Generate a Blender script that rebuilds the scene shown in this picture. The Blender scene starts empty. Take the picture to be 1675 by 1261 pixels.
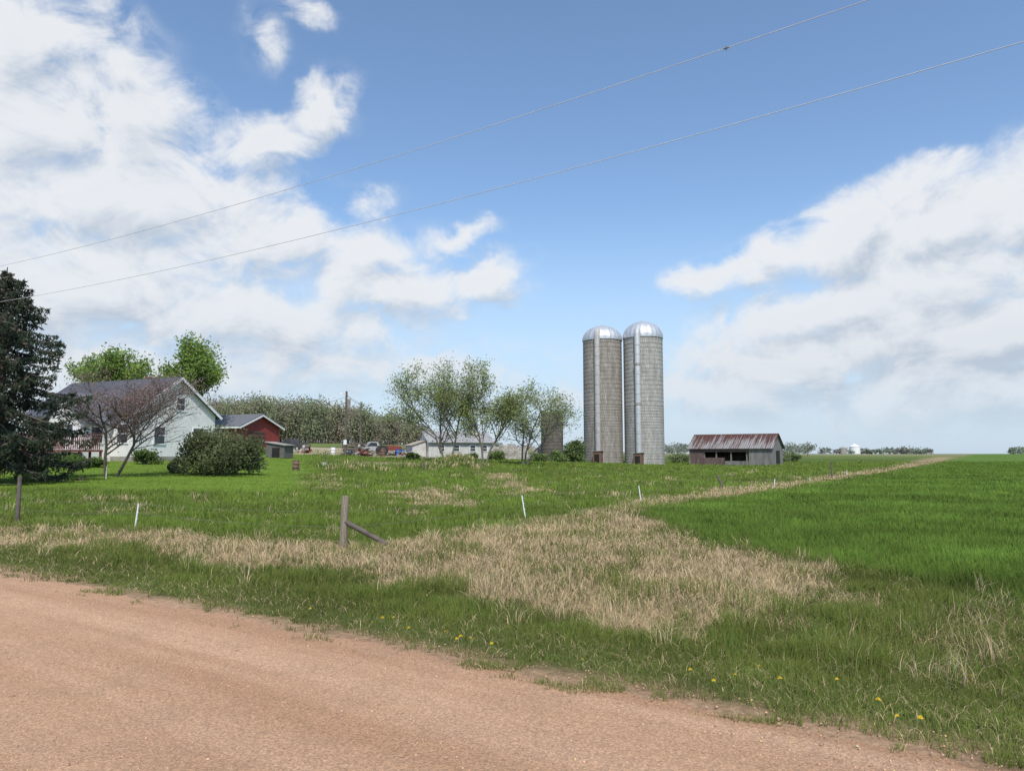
import bpy, math, random
import numpy as np
from mathutils import Vector, Matrix
rng = np.random.default_rng(7)
R = random.Random(11)
scene = bpy.context.scene
COL = scene.collection
CAMH = 1.6
PITCH = math.radians(5.31)
F = 1200.0

# ------------------------------------------------------------------ survey helpers
def ray(px, py):
    tx = (px-837.5)/F; ty = (630.5-py)/F
    y = math.cos(PITCH)-ty*math.sin(PITCH); z = math.sin(PITCH)+ty*math.cos(PITCH)
    return tx/y, z/y
def gp(px, py):
    a, b = ray(px, py); b = min(b, -0.004)
    s = CAMH/(-b); return (a*s, s)
def sv(px, d):            # plan position from a bearing and a distance
    return ((px-837.5)/F*d, d)
def hz(py, d):            # height above datum
    return CAMH+(742-py)/F*d
UX, UY = 0.835, -0.551
def uv(x, y): return UX*x+UY*y, 0.551*x+0.835*y
def xy(u, v): return UX*u+0.551*v, UY*u+0.835*v

# ------------------------------------------------------------------ noise
def _h(ix, iy, s):
    n = (ix.astype(np.int64)*374761393+iy.astype(np.int64)*668265263+s*974711) & 0x7fffffff
    n = ((n ^ (n >> 13))*1274126177) & 0x7fffffff
    return ((n ^ (n >> 16)) & 0xffff)/65535.0
def vnoise(x, y, s=0):
    ix = np.floor(x); iy = np.floor(y); fx = x-ix; fy = y-iy
    fx = fx*fx*(3-2*fx); fy = fy*fy*(3-2*fy)
    a = _h(ix, iy, s); b = _h(ix+1, iy, s); c = _h(ix, iy+1, s); d = _h(ix+1, iy+1, s)
    return (a*(1-fx)+b*fx)*(1-fy)+(c*(1-fx)+d*fx)*fy
def fbm(x, y, s=0, o=4):
    t = 0; a = .5; w = 0
    for i in range(o):
        t = t+a*vnoise(x, y, s+i*17); w += a; a *= .5; x = x*2.03+5.1; y = y*2.03+3.7
    return t/w
def sstep(a, b, x):
    t = np.clip((x-a)/(b-a), 0, 1); return t*t*(3-2*t)

# ------------------------------------------------------------------ terrain
TT = np.array([-.9, -.7, -.45, -.2, 0, .2, .5, .9])
DD = np.array([1, 20, 35, 55, 85, 110, 200, 300, 600, 1500, 4000.])
ZT = np.array([[0]*8, [0]*8, [.3, .3, .2, 0, 0, 0, 0, 0], [1.1, 1.1, 1.1, .35, .1, -.1, 0, 0],
    [2, 2, 2, 1.25, .6, -.1, 0, 0], [2.6, 2.6, 2.6, 1.7, .9, -.1, .15, .1],
    [4.5, 4.5, 4.5, 4.2, 2.5, 1.3, .9, .8], [6.5, 6.5, 6.5, 6.3, 4, 1.7, 1.3, 1.2],
    [7, 7, 7, 7, 4, 1.7, 1.5, 1.5], [5, 5, 5, 5, 3, 1.4, 1.4, 1.4], [0]*8])
gt = np.linspace(-.9, .9, 120); gd = np.linspace(0, math.log(4000), 240)
tmp = np.array([np.interp(gt, TT, r) for r in ZT])
G = np.array([np.interp(np.exp(gd), DD, tmp[:, j]) for j in range(120)]).T
for _ in range(3):
    for ax, k in ((0, 5), (1, 7)):
        ker = np.ones(k)/k
        G = np.apply_along_axis(lambda m: np.convolve(np.pad(m, k//2, mode='edge'), ker, 'valid'), ax, G)
MOUNDS = [(sv(750, 62), 1.0, 2.1), (sv(575, 52), .35, 2.4), (sv(690, 58), .25, 2.0), (sv(640, 38), .18, 3.)]
def Z(x, y):
    x = np.asarray(x, float); y = np.asarray(y, float)
    yy = np.maximum(y, 1.0); t = np.clip(x/yy, -.9, .9)
    fi = np.clip(np.log(yy)/math.log(4000)*239, 0, 238.999); fj = (t+.9)/1.8*119*.99999
    i = fi.astype(int); j = fj.astype(int); a = fi-i; b = fj-j
    z = (G[i, j]*(1-b)+G[i, j+1]*b)*(1-a)+(G[i+1, j]*(1-b)+G[i+1, j+1]*b)*a
    z = z*np.clip(y/20, 0, 1)
    u, v = uv(x, y)
    am = sstep(5.0, 9, v)*np.clip(1-y/400, 0, 1)
    z = z+am*((fbm(x*.22, y*.22, 3)-.5)*.22+(fbm(x*1.1, y*1.1, 9, 3)-.5)*.07)
    z = z-.10*np.exp(-((v-6.6)/.9)**2)
    for (mx, my), h, r in MOUNDS:
        z = z+h*np.exp(-(((x-mx)/r)**2+((y-my)/r)**2))
    return z
def Zf(x, y): return float(Z(np.array([x]), np.array([y]))[0])

def sdpoly(px, py, poly):
    d = np.full(px.shape, 1e9); inside = np.zeros(px.shape, bool)
    n = len(poly)
    for i in range(n):
        ax, ay = poly[i]; bx, by = poly[(i+1) % n]
        ex, ey = bx-ax, by-ay; wx = px-ax; wy = py-ay
        t = np.clip((wx*ex+wy*ey)/(ex*ex+ey*ey+1e-9), 0, 1)
        d = np.minimum(d, (wx-ex*t)**2+(wy-ey*t)**2)
        c = ((ay > py) != (by > py)) & (px < (bx-ax)*(py-ay)/((by-ay) if by != ay else 1e-9)+ax)
        inside ^= c
    d = np.sqrt(d); return np.where(inside, d, -d)
DRY = [gp(*p) for p in [(-200, 852), (0, 860), (200, 872), (420, 886), (560, 894), (640, 886), (760, 874), (860, 852), (960, 836), (1060, 818), (1105, 812), (1085, 835), (1110, 868), (1200, 895), (1400, 928), (1410, 960), (1300, 990), (1150, 1035), (1000, 1012), (850, 980), (700, 952), (520, 928), (350, 912), (150, 893), (0, 884), (-200, 872)]]
BAND = [gp(*p) for p in [(1060, 820), (1250, 792), (1400, 772), (1500, 757), (1545, 749), (1575, 750), (1510, 768), (1410, 787), (1330, 800), (1200, 815), (1105, 820)]]
PATCH = [[gp(*p) for p in q] for q in (
    [(625, 806), (700, 798), (770, 815), (800, 835), (720, 838), (650, 828)],
    [(780, 778), (840, 776), (905, 800), (900, 820), (830, 815)],
    [(480, 786), (540, 783), (550, 803), (500, 806)],
    [(930, 800), (970, 795), (985, 812), (940, 815)])]
SPARSE = [gp(*p) for p in [(1380, 935), (1560, 960), (1700, 1005), (1760, 1100), (1500, 1090), (1300, 1070), (1180, 1040)]]
def zones(x, y):
    u, v = uv(x, y)
    n1 = fbm(x*.9, y*.9, 21)-.5; n2 = fbm(x*3.5, y*3.5, 31, 3)-.5
    sc = np.clip(y/15, .5, 3)
    dry = sstep(-.5, .7, sdpoly(x, y, DRY)/sc+n1*2.2+n2*1.6)
    dry = dry*(.70+.30*sstep(-.2, .15, n2+n1*.6))
    dry = np.maximum(dry, sstep(-.8, .5, sdpoly(x, y, BAND)/np.clip(y/30, .6, 2)+n1*2+n2)*.92)
    for p in PATCH:
        dry = np.maximum(dry, sstep(-.2, 1.1, sdpoly(x, y, p)+n1*4.5+n2*2)*.8)
    dry = np.maximum(dry, sstep(.0, .7, sdpoly(x, y, SPARSE)+n1*3.0+n2*2.5)*.38)
    edge = np.interp(u, [-8, -6.7, -4.8, -1.6, .2, 4, 30], [18, 16.7, 13.4, 11.0, 9.4, 8.6, 8.4])
    crop = sstep(-.6, .6, v-edge+n1*2.4+n2*1.4)*sstep(-8.8, -7.4, u+n1*2.0+n2)
    dry = dry*(1-crop*.9)
    past = sstep(8.3, 9.2, v)*(1-sstep(-9.5, -8.8, u))
    dry = np.maximum(dry, past*sstep(.12, .24, n1)*.35*(y < 75))
    lawn = past*sstep(27, 31, y+n1*3)*sstep(.0, .06, -(x/np.maximum(y, 1))-.25+n1*.05)
    dry = dry*(1-lawn)
    tt = x/np.maximum(y, 1)
    dirt = sstep(84, 90, y+n1*10)*(1-sstep(135, 150, y))*sstep(-.31, -.29, tt+n1*.02)*(1-sstep(-.13, -.09, tt+n1*.04))
    dirt = np.maximum(dirt, sstep(64, 67, y+n1*6)*(1-sstep(71, 74, y+n1*6))*sstep(-.22, -.19, tt)*(1-sstep(-.10, -.05, tt))*.7)
    return u, v, dry, crop, past, lawn, dirt, n1, n2
def mix(a, b, t): return a*(1-t[:, None])+np.asarray(b)[None, :]*t[:, None]

# ------------------------------------------------------------------ object helpers
def finish(o, label=None, cat=None, group=None, kind=None, parent=None):
    if o.name not in COL.objects: COL.objects.link(o)
    if label: o["label"] = label
    if cat: o["category"] = cat
    if group: o["group"] = group
    if kind: o["kind"] = kind
    if parent is not None: o.parent = parent
    return o
def empty(name, loc, label, cat, group=None, rz=0):
    o = bpy.data.objects.new(name, None); o.location = loc; o.rotation_euler = (0, 0, rz); o.empty_display_size = .3
    return finish(o, label, cat, group)
class MB:
    def __init__(s): s.v = []; s.f = []; s.m = []; s.sm = []
    def add(s, vs, fs, mat=0, sm=False):
        b = len(s.v); s.v.extend(vs)
        for f in fs: s.f.append([b+i for i in f]); s.m.append(mat); s.sm.append(sm)
    def box(s, c, sz, mat=0, rz=0, rx=0, ry=0, taper=1.0):
        M = Matrix.Rotation(rz, 3, 'Z') @ Matrix.Rotation(ry, 3, 'Y') @ Matrix.Rotation(rx, 3, 'X')
        vs = []
        for k in (-1, 1):
            q = taper if k > 0 else 1
            for i, j in ((-1, -1), (1, -1), (1, 1), (-1, 1)):
                vs.append(tuple(Vector(c)+M @ Vector((i*sz[0]/2*q, j*sz[1]/2*q, k*sz[2]/2))))
        s.add(vs, [(3, 2, 1, 0), (4, 5, 6, 7), (0, 1, 5, 4), (1, 2, 6, 5), (2, 3, 7, 6), (3, 0, 4, 7)], mat)
    def tube(s, pts, rads, n=6, mat=0, cap=True):
        pts = [Vector(p) for p in pts]; vs = []; fs = []
        ref = None
        for i, p in enumerate(pts):
            d = (pts[min(i+1, len(pts)-1)]-pts[max(i-1, 0)])
            if d.length < 1e-6: d = Vector((0, 0, 1))
            d.normalize()
            if ref is None: ref = Vector((1, 0, 0)) if abs(d.x) < .8 else Vector((0, 1, 0))
            a = (ref-d*ref.dot(d)).normalized(); ref = a; b = d.cross(a)
            for k in range(n):
                t = 2*math.pi*k/n; q = p+(a*math.cos(t)+b*math.sin(t))*rads[i]; vs.append((q.x, q.y, q.z))
        for i in range(len(pts)-1):
            for k in range(n):
                fs.append((i*n+k, i*n+(k+1) % n, (i+1)*n+(k+1) % n, (i+1)*n+k))
        s.add(vs, fs, mat, n > 4)
        if cap:
            s.add(vs[:n], [tuple(reversed(range(n)))], mat); s.add(vs[-n:], [tuple(range(n))], mat)
    def cyl(s, a, b, r, n=16, mat=0, r2=None): s.tube([a, b], [r, r if r2 is None else r2], n, mat)
    def prism(s, prof, y0, y1, mat=0):     # profile in xz extruded along y
        n = len(prof)
        vs = [(p[0], y0, p[1]) for p in prof]+[(p[0], y1, p[1]) for p in prof]
        fs = [tuple(range(n)), tuple(reversed(range(n, 2*n)))]+[((i+1) % n, i, n+i, n+(i+1) % n) for i in range(n)]
        s.add(vs, fs, mat)
    def obj(s, name, mats, bevel=0, **k):
        me = bpy.data.meshes.new(name); me.from_pydata(s.v, [], s.f)
        for m in mats: me.materials.append(m)
        me.polygons.foreach_set('material_index', s.m); me.polygons.foreach_set('use_smooth', s.sm)
        o = bpy.data.objects.new(name, me)
        if bevel:
            b = o.modifiers.new('b', 'BEVEL'); b.width = bevel; b.segments = 2; b.limit_method = 'ANGLE'
        return finish(o, **k)
def npmesh(name, V, faces_sizes, loops, mat, colors=None, smooth=False, **k):
    me = bpy.data.meshes.new(name)
    me.vertices.add(len(V)); me.vertices.foreach_set('co', V.astype(np.float32).ravel())
    me.loops.add(len(loops)); me.loops.foreach_set('vertex_index', loops.astype(np.int32))
    me.polygons.add(len(faces_sizes))
    st = np.concatenate([[0], np.cumsum(faces_sizes)[:-1]]).astype(np.int32)
    me.polygons.foreach_set('loop_start', st)
    me.update(calc_edges=True)
    if smooth: me.polygons.foreach_set('use_smooth', np.ones(len(faces_sizes), bool))
    if colors is not None:
        a = me.color_attributes.new('Col', 'FLOAT_COLOR', 'POINT')
        c = np.ones((len(V), 4), np.float32); c[:, :3] = colors; a.data.foreach_set('color', c.ravel())
    me.materials.append(mat)
    return finish(bpy.data.objects.new(name, me), **k)

# ------------------------------------------------------------------ materials
def nodes(name):
    m = bpy.data.materials.new(name); m.use_nodes = True; nt = m.node_tree; nt.nodes.clear(); return m, nt
def N(nt, t, **k):
    n = nt.nodes.new(t)
    for a, b in k.items():
        if a == 'inp':
            for i, v in b.items():
                if isinstance(v, bpy.types.NodeSocket): nt.links.new(v, n.inputs[i])
                else: n.inputs[i].default_value = v
        else: setattr(n, a, b)
    return n
def noisy(name, c1, c2, scale=3, rough=.8, metal=0, bump=.2, c3=None, stretch=(1, 1, 1), detail=8, fine=60, c3lo=.55, c3hi=.7, wave=None):
    m, nt = nodes(name)
    tc = N(nt, 'ShaderNodeTexCoord'); mp = N(nt, 'ShaderNodeMapping', inp={0: tc.outputs['Object'], 3: stretch})
    n1 = N(nt, 'ShaderNodeTexNoise', inp={'Vector': mp.outputs[0], 'Scale': scale, 'Detail': detail, 'Roughness': .65})
    mr = N(nt, 'ShaderNodeMapRange', inp={0: n1.outputs[0], 1: .35, 2: .65})
    mx = N(nt, 'ShaderNodeMix', data_type='RGBA', inp={0: mr.outputs[0], 6: (*c1, 1), 7: (*c2, 1)})
    out = mx.outputs[2]
    if c3:
        n3 = N(nt, 'ShaderNodeTexNoise', inp={'Vector': mp.outputs[0], 'Scale': scale*2.7, 'Detail': 10, 'Roughness': .7})
        m3 = N(nt, 'ShaderNodeMapRange', inp={0: n3.outputs[0], 1: c3lo, 2: c3hi})
        out = N(nt, 'ShaderNodeMix', data_type='RGBA', inp={0: m3.outputs[0], 6: out, 7: (*c3, 1)}).outputs[2]
    n2 = N(nt, 'ShaderNodeTexNoise', inp={'Vector': tc.outputs['Object'], 'Scale': fine, 'Detail': 3})
    h = n2.outputs[0]
    if wave:
        w = N(nt, 'ShaderNodeTexWave', bands_direction=wave[0], inp={'Vector': tc.outputs['Object'], 'Scale': wave[1]})
        w2 = N(nt, 'ShaderNodeMapRange', inp={0: w.outputs[0], 1: .0, 2: .25, 3: wave[2], 4: 1.})
        out = N(nt, 'ShaderNodeVectorMath', operation='MULTIPLY', inp={0: out, 1: w2.outputs[0]}).outputs[0]
    b = N(nt, 'ShaderNodeBump', inp={'Strength': bump, 'Distance': .02, 'Height': h})
    p = N(nt, 'ShaderNodeBsdfPrincipled', inp={'Base Color': out, 'Roughness': rough, 'Metallic': metal, 'Normal': b.outputs[0]})
    o = N(nt, 'ShaderNodeOutputMaterial', inp={0: p.outputs[0]})
    return m
def leafmat(name, trans=.35, rough=.7, soft=0):
    m, nt = nodes(name)
    a = N(nt, 'ShaderNodeVertexColor', layer_name='Col')
    d = N(nt, 'ShaderNodeBsdfPrincipled', inp={'Base Color': a.outputs[0], 'Roughness': rough, 'Specular IOR Level': .12})
    if soft:                                  # shading normal tilted upward so blades and leaves look more sunlit
        g = N(nt, 'ShaderNodeNewGeometry')
        s_ = N(nt, 'ShaderNodeVectorMath', operation='ADD', inp={0: g.outputs['Normal'], 1: (0, 0, soft)})
        s2 = N(nt, 'ShaderNodeVectorMath', operation='NORMALIZE', inp={0: s_.outputs[0]})
        nt.links.new(s2.outputs[0], d.inputs['Normal'])
    t = N(nt, 'ShaderNodeBsdfTranslucent', inp={0: a.outputs[0]})
    x = N(nt, 'ShaderNodeMixShader', inp={0: trans, 1: d.outputs[0], 2: t.outputs[0]})
    N(nt, 'ShaderNodeOutputMaterial', inp={0: x.outputs[0]}); return m
M_leaf = leafmat('foliage_material', .42, .8, .35); M_grass = leafmat('grass_material', .3, .85, .8); M_woods = leafmat('woods_foliage', .4, .9, .9)
M_bark = noisy('bark', (.11, .095, .08), (.21, .185, .16), 6, .9, bump=.6, stretch=(1, 1, .3))
M_barkdark = noisy('bark_dark', (.085, .066, .058), (.16, .13, .115), 6, .9, bump=.5)
M_white = noisy('white_siding', (.72, .70, .67), (.81, .79, .76), 1.5, .6, wave=('Z', 2.4, .82))
M_trim = noisy('white_trim', (.72, .72, .72), (.8, .8, .8), 4, .5)
M_shingle = noisy('gray_shingles', (.05, .055, .07), (.085, .09, .11), 5, .9, c3=(.11, .115, .13), bump=.5)
M_glass = noisy('window_glass', (.02, .025, .03), (.05, .06, .07), 1, .12, bump=0)
M_red = noisy('red_paint', (.20, .03, .025), (.27, .045, .038), 2, .7, wave=('X', 1.6, .75))
M_redwood = noisy('red_stained_wood', (.15, .04, .03), (.21, .065, .045), 5, .75)
M_conc = noisy('weathered_concrete', (.24, .22, .19), (.37, .35, .32), 1.2, .9, bump=.4, c3=(.14, .11, .09))
M_rust = noisy('rusty_metal', (.13, .065, .045), (.20, .12, .085), 5, .8, c3=(.28, .26, .24))
M_wood = noisy('weathered_wood', (.17, .14, .105), (.30, .25, .195), 9, .9, stretch=(4, 4, .4), bump=.7)
M_plastic = noisy('white_plastic', (.72, .72, .70), (.8, .8, .78), 8, .5)
M_wire = noisy('galvanized_wire', (.42, .43, .44), (.55, .56, .57), 3, .5, .3, 0)
M_line = noisy('weathered_cable', (.46, .48, .51), (.56, .58, .60), 3, .8, 0, 0)
M_fwire = noisy('dull_fence_wire', (.16, .155, .14), (.24, .23, .21), 3, .9, 0, 0)
M_black = noisy('black_rubber', (.018, .018, .018), (.035, .035, .033), 8, .8)
M_dark = noisy('dark_interior', (.012, .011, .01), (.02, .018, .016), 4, .95)

# ------------------------------------------------------------------ ground
def sgrid(n, k, L, c):
    s = np.linspace(-1, 1, n); return c+L*np.sinh(k*s)/math.sinh(k)
gx = sgrid(620, 7, 3200, 0); gy = sgrid(620, 7, 3200, 9)
X, Y = np.meshgrid(gx, gy); xf = X.ravel(); yf = Y.ravel()
zf = Z(xf, yf)
u, v, dry, crop, past, lawn, dirt, n1, n2 = zones(xf, yf)
zf = zf-.06*(1-sstep(4.2, 4.62, v))*(v > -3.2)
c = np.tile(np.array([.075, .092, .025]), (len(xf), 1))
c = mix(c, (.08, .12, .022), past); c = mix(c, (.125, .20, .028), lawn)
far = sstep(20, 80, yf)
c = mix(c, (.065, .11, .018), crop*(1-far)); c = mix(c, (.10, .17, .028), crop*far)
c = mix(c, (.33, .245, .14), dry)
c = mix(c, (.40, .32, .22), dirt)
ff = sstep(140, 230, yf)*(1-crop)
c = mix(c, (.15, .19, .055), ff)
fld = fbm(xf*.004, yf*.012, 77)
c = mix(c, (.24, .21, .13), ff*sstep(.55, .62, fld)*.8)
c = mix(c, (.34, .22, .135), 1-sstep(4.7, 5.15, v+n2*.5+n1*.3))
c = c*(0.8+.4*fbm(xf*.15, yf*.15, 91))[:, None]
n = 620; idx = np.arange(n*n).reshape(n, n)
Q = np.stack([idx[:-1, :-1], idx[:-1, 1:], idx[1:, 1:], idx[1:, :-1]], -1).reshape(-1)
m, nt = nodes('ground_material')
a = N(nt, 'ShaderNodeVertexColor', layer_name='Col'); g = N(nt, 'ShaderNodeNewGeometry')
q1 = N(nt, 'ShaderNodeTexNoise', inp={'Vector': g.outputs['Position'], 'Scale': 14., 'Detail': 8, 'Roughness': .7})
q2 = N(nt, 'ShaderNodeTexNoise', inp={'Vector': g.outputs['Position'], 'Scale': .9, 'Detail': 8, 'Roughness': .7})
r1 = N(nt, 'ShaderNodeMapRange', inp={0: q1.outputs[0], 1: .3, 2: .7, 3: .55, 4: 1.4})
r2 = N(nt, 'ShaderNodeMapRange', inp={0: q2.outputs[0], 1: .3, 2: .7, 3: .75, 4: 1.25})
mm = N(nt, 'ShaderNodeMath', operation='MULTIPLY', inp={0: r1.outputs[0], 1: r2.outputs[0]})
cc = N(nt, 'ShaderNodeVectorMath', operation='MULTIPLY', inp={0: a.outputs[0], 1: mm.outputs[0]})
bb = N(nt, 'ShaderNodeBump', inp={'Strength': .7, 'Distance': .04, 'Height': q1.outputs[0]})
pp = N(nt, 'ShaderNodeBsdfPrincipled', inp={'Base Color': cc.outputs[0], 'Roughness': .95, 'Specular IOR Level': .1, 'Normal': bb.outputs[0]})
N(nt, 'ShaderNodeOutputMaterial', inp={0: pp.outputs[0]})
npmesh('ground', np.stack([xf, yf, zf], 1), np.full((n-1)*(n-1), 4), Q, m, c, True, kind='structure', label='green pasture, crop field and dry grass', cat='ground')

# ------------------------------------------------------------------ road
us = np.concatenate([np.linspace(-260, -24, 120), np.linspace(-23.7, 12, 480), np.linspace(12.5, 120, 60)])
nv = 26; rows = []
for k in range(nv):
    f = k/(nv-1); vv = -2.6+f*7.35
    if k == nv-1: vv = 4.80+(fbm(us*1.1, us*0+3, 5)-.5)*.6+(fbm(us*6, us*0+9, 6)-.5)*.35
    vv = vv+us*0
    x_, y_ = xy(us, vv); rows.append(np.stack([x_, y_, Z(x_, y_)+(.012 if k < nv-1 else -.012)+.05*(1-((f-.5)*2)**2)*1.0], 1))
RV = np.concatenate(rows); nu = len(us); idx = np.arange(nv*nu).reshape(nv, nu)
Q = np.stack([idx[:-1, :-1], idx[:-1, 1:], idx[1:, 1:], idx[1:, :-1]], -1).reshape(-1)
m, nt = nodes('gravel_road_material')
g = N(nt, 'ShaderNodeNewGeometry')
mp = N(nt, 'ShaderNodeMapping', inp={0: g.outputs['Position'], 2: (0, 0, math.radians(33.4))})
st = N(nt, 'ShaderNodeMapping', inp={0: mp.outputs[0], 3: (.08, 1.5, 1)})
t1 = N(nt, 'ShaderNodeTexNoise', inp={'Vector': st.outputs[0], 'Scale': 1.2, 'Detail': 6, 'Roughness': .6})
t2 = N(nt, 'ShaderNodeTexNoise', inp={'Vector': g.outputs['Position'], 'Scale': 1.6, 'Detail': 10, 'Roughness': .7})
t3 = N(nt, 'ShaderNodeTexNoise', inp={'Vector': g.outputs['Position'], 'Scale': 70., 'Detail': 6, 'Roughness': .8})
t4 = N(nt, 'ShaderNodeTexVoronoi', inp={'Vector': g.outputs['Position'], 'Scale': 95.})
c1 = N(nt, 'ShaderNodeMix', data_type='RGBA', inp={0: N(nt, 'ShaderNodeMapRange', inp={0: t1.outputs[0], 1: .38, 2: .62}).outputs[0], 6: (.445, .258, .15, 1), 7: (.56, .348, .218, 1)})
c2 = N(nt, 'ShaderNodeMix', data_type='RGBA', inp={0: N(nt, 'ShaderNodeMapRange', inp={0: t2.outputs[0], 1: .45, 2: .75, 4: .6}).outputs[0], 6: c1.outputs[2], 7: (.40, .252, .155, 1)})
s1 = N(nt, 'ShaderNodeMapRange', inp={0: t3.outputs[0], 1: .3, 2: .7, 3: .55, 4: 1.42})
cv = N(nt, 'ShaderNodeSeparateColor', inp={0: t4.outputs['Color']})
s2 = N(nt, 'ShaderNodeMapRange', inp={0: cv.outputs[0], 3: .75, 4: 1.22})
s3 = N(nt, 'ShaderNodeMath', operation='MULTIPLY', inp={0: s1.outputs[0], 1: s2.outputs[0]})
c3 = N(nt, 'ShaderNodeVectorMath', operation='MULTIPLY', inp={0: c2.outputs[2], 1: s3.outputs[0]})
hh = N(nt, 'ShaderNodeMath', operation='ADD', inp={0: t3.outputs[0], 1: t2.outputs[0]})
bb = N(nt, 'ShaderNodeBump', inp={'Strength': .7, 'Distance': .017, 'Height': hh.outputs[0]})
pp = N(nt, 'ShaderNodeBsdfPrincipled', inp={'Base Color': c3.outputs[0], 'Roughness': .95, 'Specular IOR Level': .15, 'Normal': bb.outputs[0]})
N(nt, 'ShaderNodeOutputMaterial', inp={0: pp.outputs[0]})
npmesh('road', RV, np.full((nv-1)*(nu-1), 4), Q, m, None, True, kind='structure', label='reddish tan gravel country road', cat='road')

# gravel stones
K = 26000
d = np.exp(rng.uniform(math.log(3.2), math.log(14), K)); t = rng.uniform(-.85, .85, K); x_ = t*d; y_ = d
u_, v_ = uv(x_, y_); e = rng.uniform(0, 1, K); cln = fbm(u_*.25, v_*1.6, 44, 3)
k_ = (v_ < 5.05) & ((v_ > 4.0) | (e < .12+.7*sstep(.5, .65, cln))); x_, y_, v_ = x_[k_], y_[k_], v_[k_]; K = len(x_)
r = np.clip(rng.lognormal(math.log(.0045), .45, K), .003, .016)
oc = np.array([[1, 0, 0], [-.9, .2, 0], [0, 1, 0], [.1, -1, 0], [0, 0, .7], [0, 0, -.7]])
V = oc[None]*(1+rng.uniform(-.3, .3, (K, 6, 1)))*r[:, None, None]
an = rng.uniform(0, 6.28, K); ca, sa = np.cos(an)[:, None], np.sin(an)[:, None]
V = np.stack([V[:, :, 0]*ca-V[:, :, 1]*sa, V[:, :, 0]*sa+V[:, :, 1]*ca, V[:, :, 2]], -1)
fr = (v_+2.6)/7.35
zc = Z(x_, y_)+.012+.05*(1-((fr-.5)*2)**2)+r*.2
V = V+np.stack([x_, y_, zc], 1)[:, None, :]
FA = np.array([[0, 2, 4], [2, 1, 4], [1, 3, 4], [3, 0, 4], [2, 0, 5], [1, 2, 5], [3, 1, 5], [0, 3, 5]])
L = (FA[None]+(np.arange(K)*6)[:, None, None]).reshape(-1)
gc = np.array([.48, .31, .20])[None]*rng.uniform(.6, 1.4, (K, 1))
gc = gc*(1+rng.normal(0, .06, (K, 3)))
npmesh('gravel', V.reshape(-1, 3), np.full(K*8, 3), L, leafmat('gravel_stone', 0.0, .9), np.repeat(np.clip(gc, 0, 1), 6, 0), kind='stuff', label='loose reddish gravel on the road', cat='gravel')

# ------------------------------------------------------------------ grass blades
def blades(name, x, y, z, h, w, lean, az, colr, label):
    K = len(x); fa = rng.uniform(0, 6.283, K)
    wx, wy = np.cos(fa)*w/2, np.sin(fa)*w/2
    lx, ly = np.cos(az)*lean*h, np.sin(az)*lean*h
    hv = h*np.sqrt(np.clip(1-lean**2*.55, .1, 1))
    V = np.empty((K, 5, 3), np.float32)
    V[:, 0] = np.stack([x-wx, y-wy, z], 1); V[:, 1] = np.stack([x+wx, y+wy, z], 1)
    mx, my, mz = x+lx*.32, y+ly*.32, z+hv*.58
    V[:, 2] = np.stack([mx+wx*.85, my+wy*.85, mz], 1); V[:, 3] = np.stack([mx-wx*.85, my-wy*.85, mz], 1)
    V[:, 4] = np.stack([x+lx, y+ly, z+hv*(1-.22*lean)], 1)
    b = (np.arange(K)*5)[:, None]
    L = np.concatenate([b+np.array([[0, 1, 2, 3]]), b+np.array([[3, 2, 4]])], 1).reshape(-1)
    sz = np.tile([4, 3], K)
    C = np.repeat(colr[:, None, :], 5, 1); C[:, :2] *= .7; C[:, 4] *= 1.15  # roots darkened in the colour as ambient occlusion, tips lightened
    npmesh(name, V.reshape(-1, 3), sz, L, M_grass, np.clip(C.reshape(-1, 3), 0, 1), kind='stuff', label=label, cat='grass')
K = 950000
d = np.exp(rng.uniform(math.log(3.6), math.log(125), K)); t = rng.uniform(-.86, .86, K)
x_ = t*d+rng.normal(0, .02, K); y_ = d
u, v, dry, crop, past, lawn, dirt, n1, n2 = zones(x_, y_)
e = rng.uniform(0, 1, K)
edgev = 4.85+n2*.7+n1*.7
keep = (v > edgev) & (e > dirt*.95) & ~((v < edgev+.5) & (rng.uniform(0, 1, K) < .5))
keep |= (v > edgev-.6) & (n2 > .13) & (v > 4.2)
A = [q[keep] for q in (x_, y_, u, v, dry, crop, past, lawn, n1, n2, d)]
x_, y_, u, v, dry, crop, past, lawn, n1, n2, d = A; K = len(x_)
isd = rng.uniform(0, 1, K) < dry*.9+(.03+.10*(v < 6.2))*(1-crop)*(1-lawn)
cl = fbm(x_*1.6, y_*1.6, 55, 3); cl2 = fbm(x_*.35, y_*.35, 66, 3)
h = .045+.045*rng.uniform(0, 1, K)
verge = (1-past)*(1-crop)
h = h+verge*sstep(5.5, 6.5, v+n1*.8)*(.05+.14*sstep(.45, .7, cl))
h = np.where(past > .5, .06+.10*rng.uniform(0, 1, K)+.24*sstep(.55, .8, cl), h)
h = np.where(lawn > .4, .045+.03*rng.uniform(0, 1, K), h)
h = np.where(crop > .5, .11+.08*rng.uniform(0, 1, K)+.06*cl, h)
h = np.where(isd, .07+.15*rng.uniform(0, 1, K)**1.5*(1-.6*(v < 6)), h)
lean = np.where(isd, rng.uniform(.65, 1.32, K), rng.uniform(.05, .8, K)); lean = np.where(crop > .5, lean*.9, lean)
az = rng.uniform(0, 6.283, K)
w = np.maximum(.0032, .00062*d)*rng.uniform(.7, 1.4, K)*np.where(isd, .9, 1.)
cg = np.tile(np.array([.105, .145, .027]), (K, 1))
cg = mix(cg, (.115, .185, .026), past); cg = mix(cg, (.17, .275, .032), lawn); cg = mix(cg, (.105, .188, .027), crop)
md = 1-.55*lawn
cg = cg*(1+(-.5+1.0*cl)*md)[:, None]*(1+(-.45+.85*cl2)*md)[:, None]
cg = mix(cg, (.22, .22, .065), rng.uniform(0, 1, K)**2*.6*(1-crop*.4))
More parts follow.
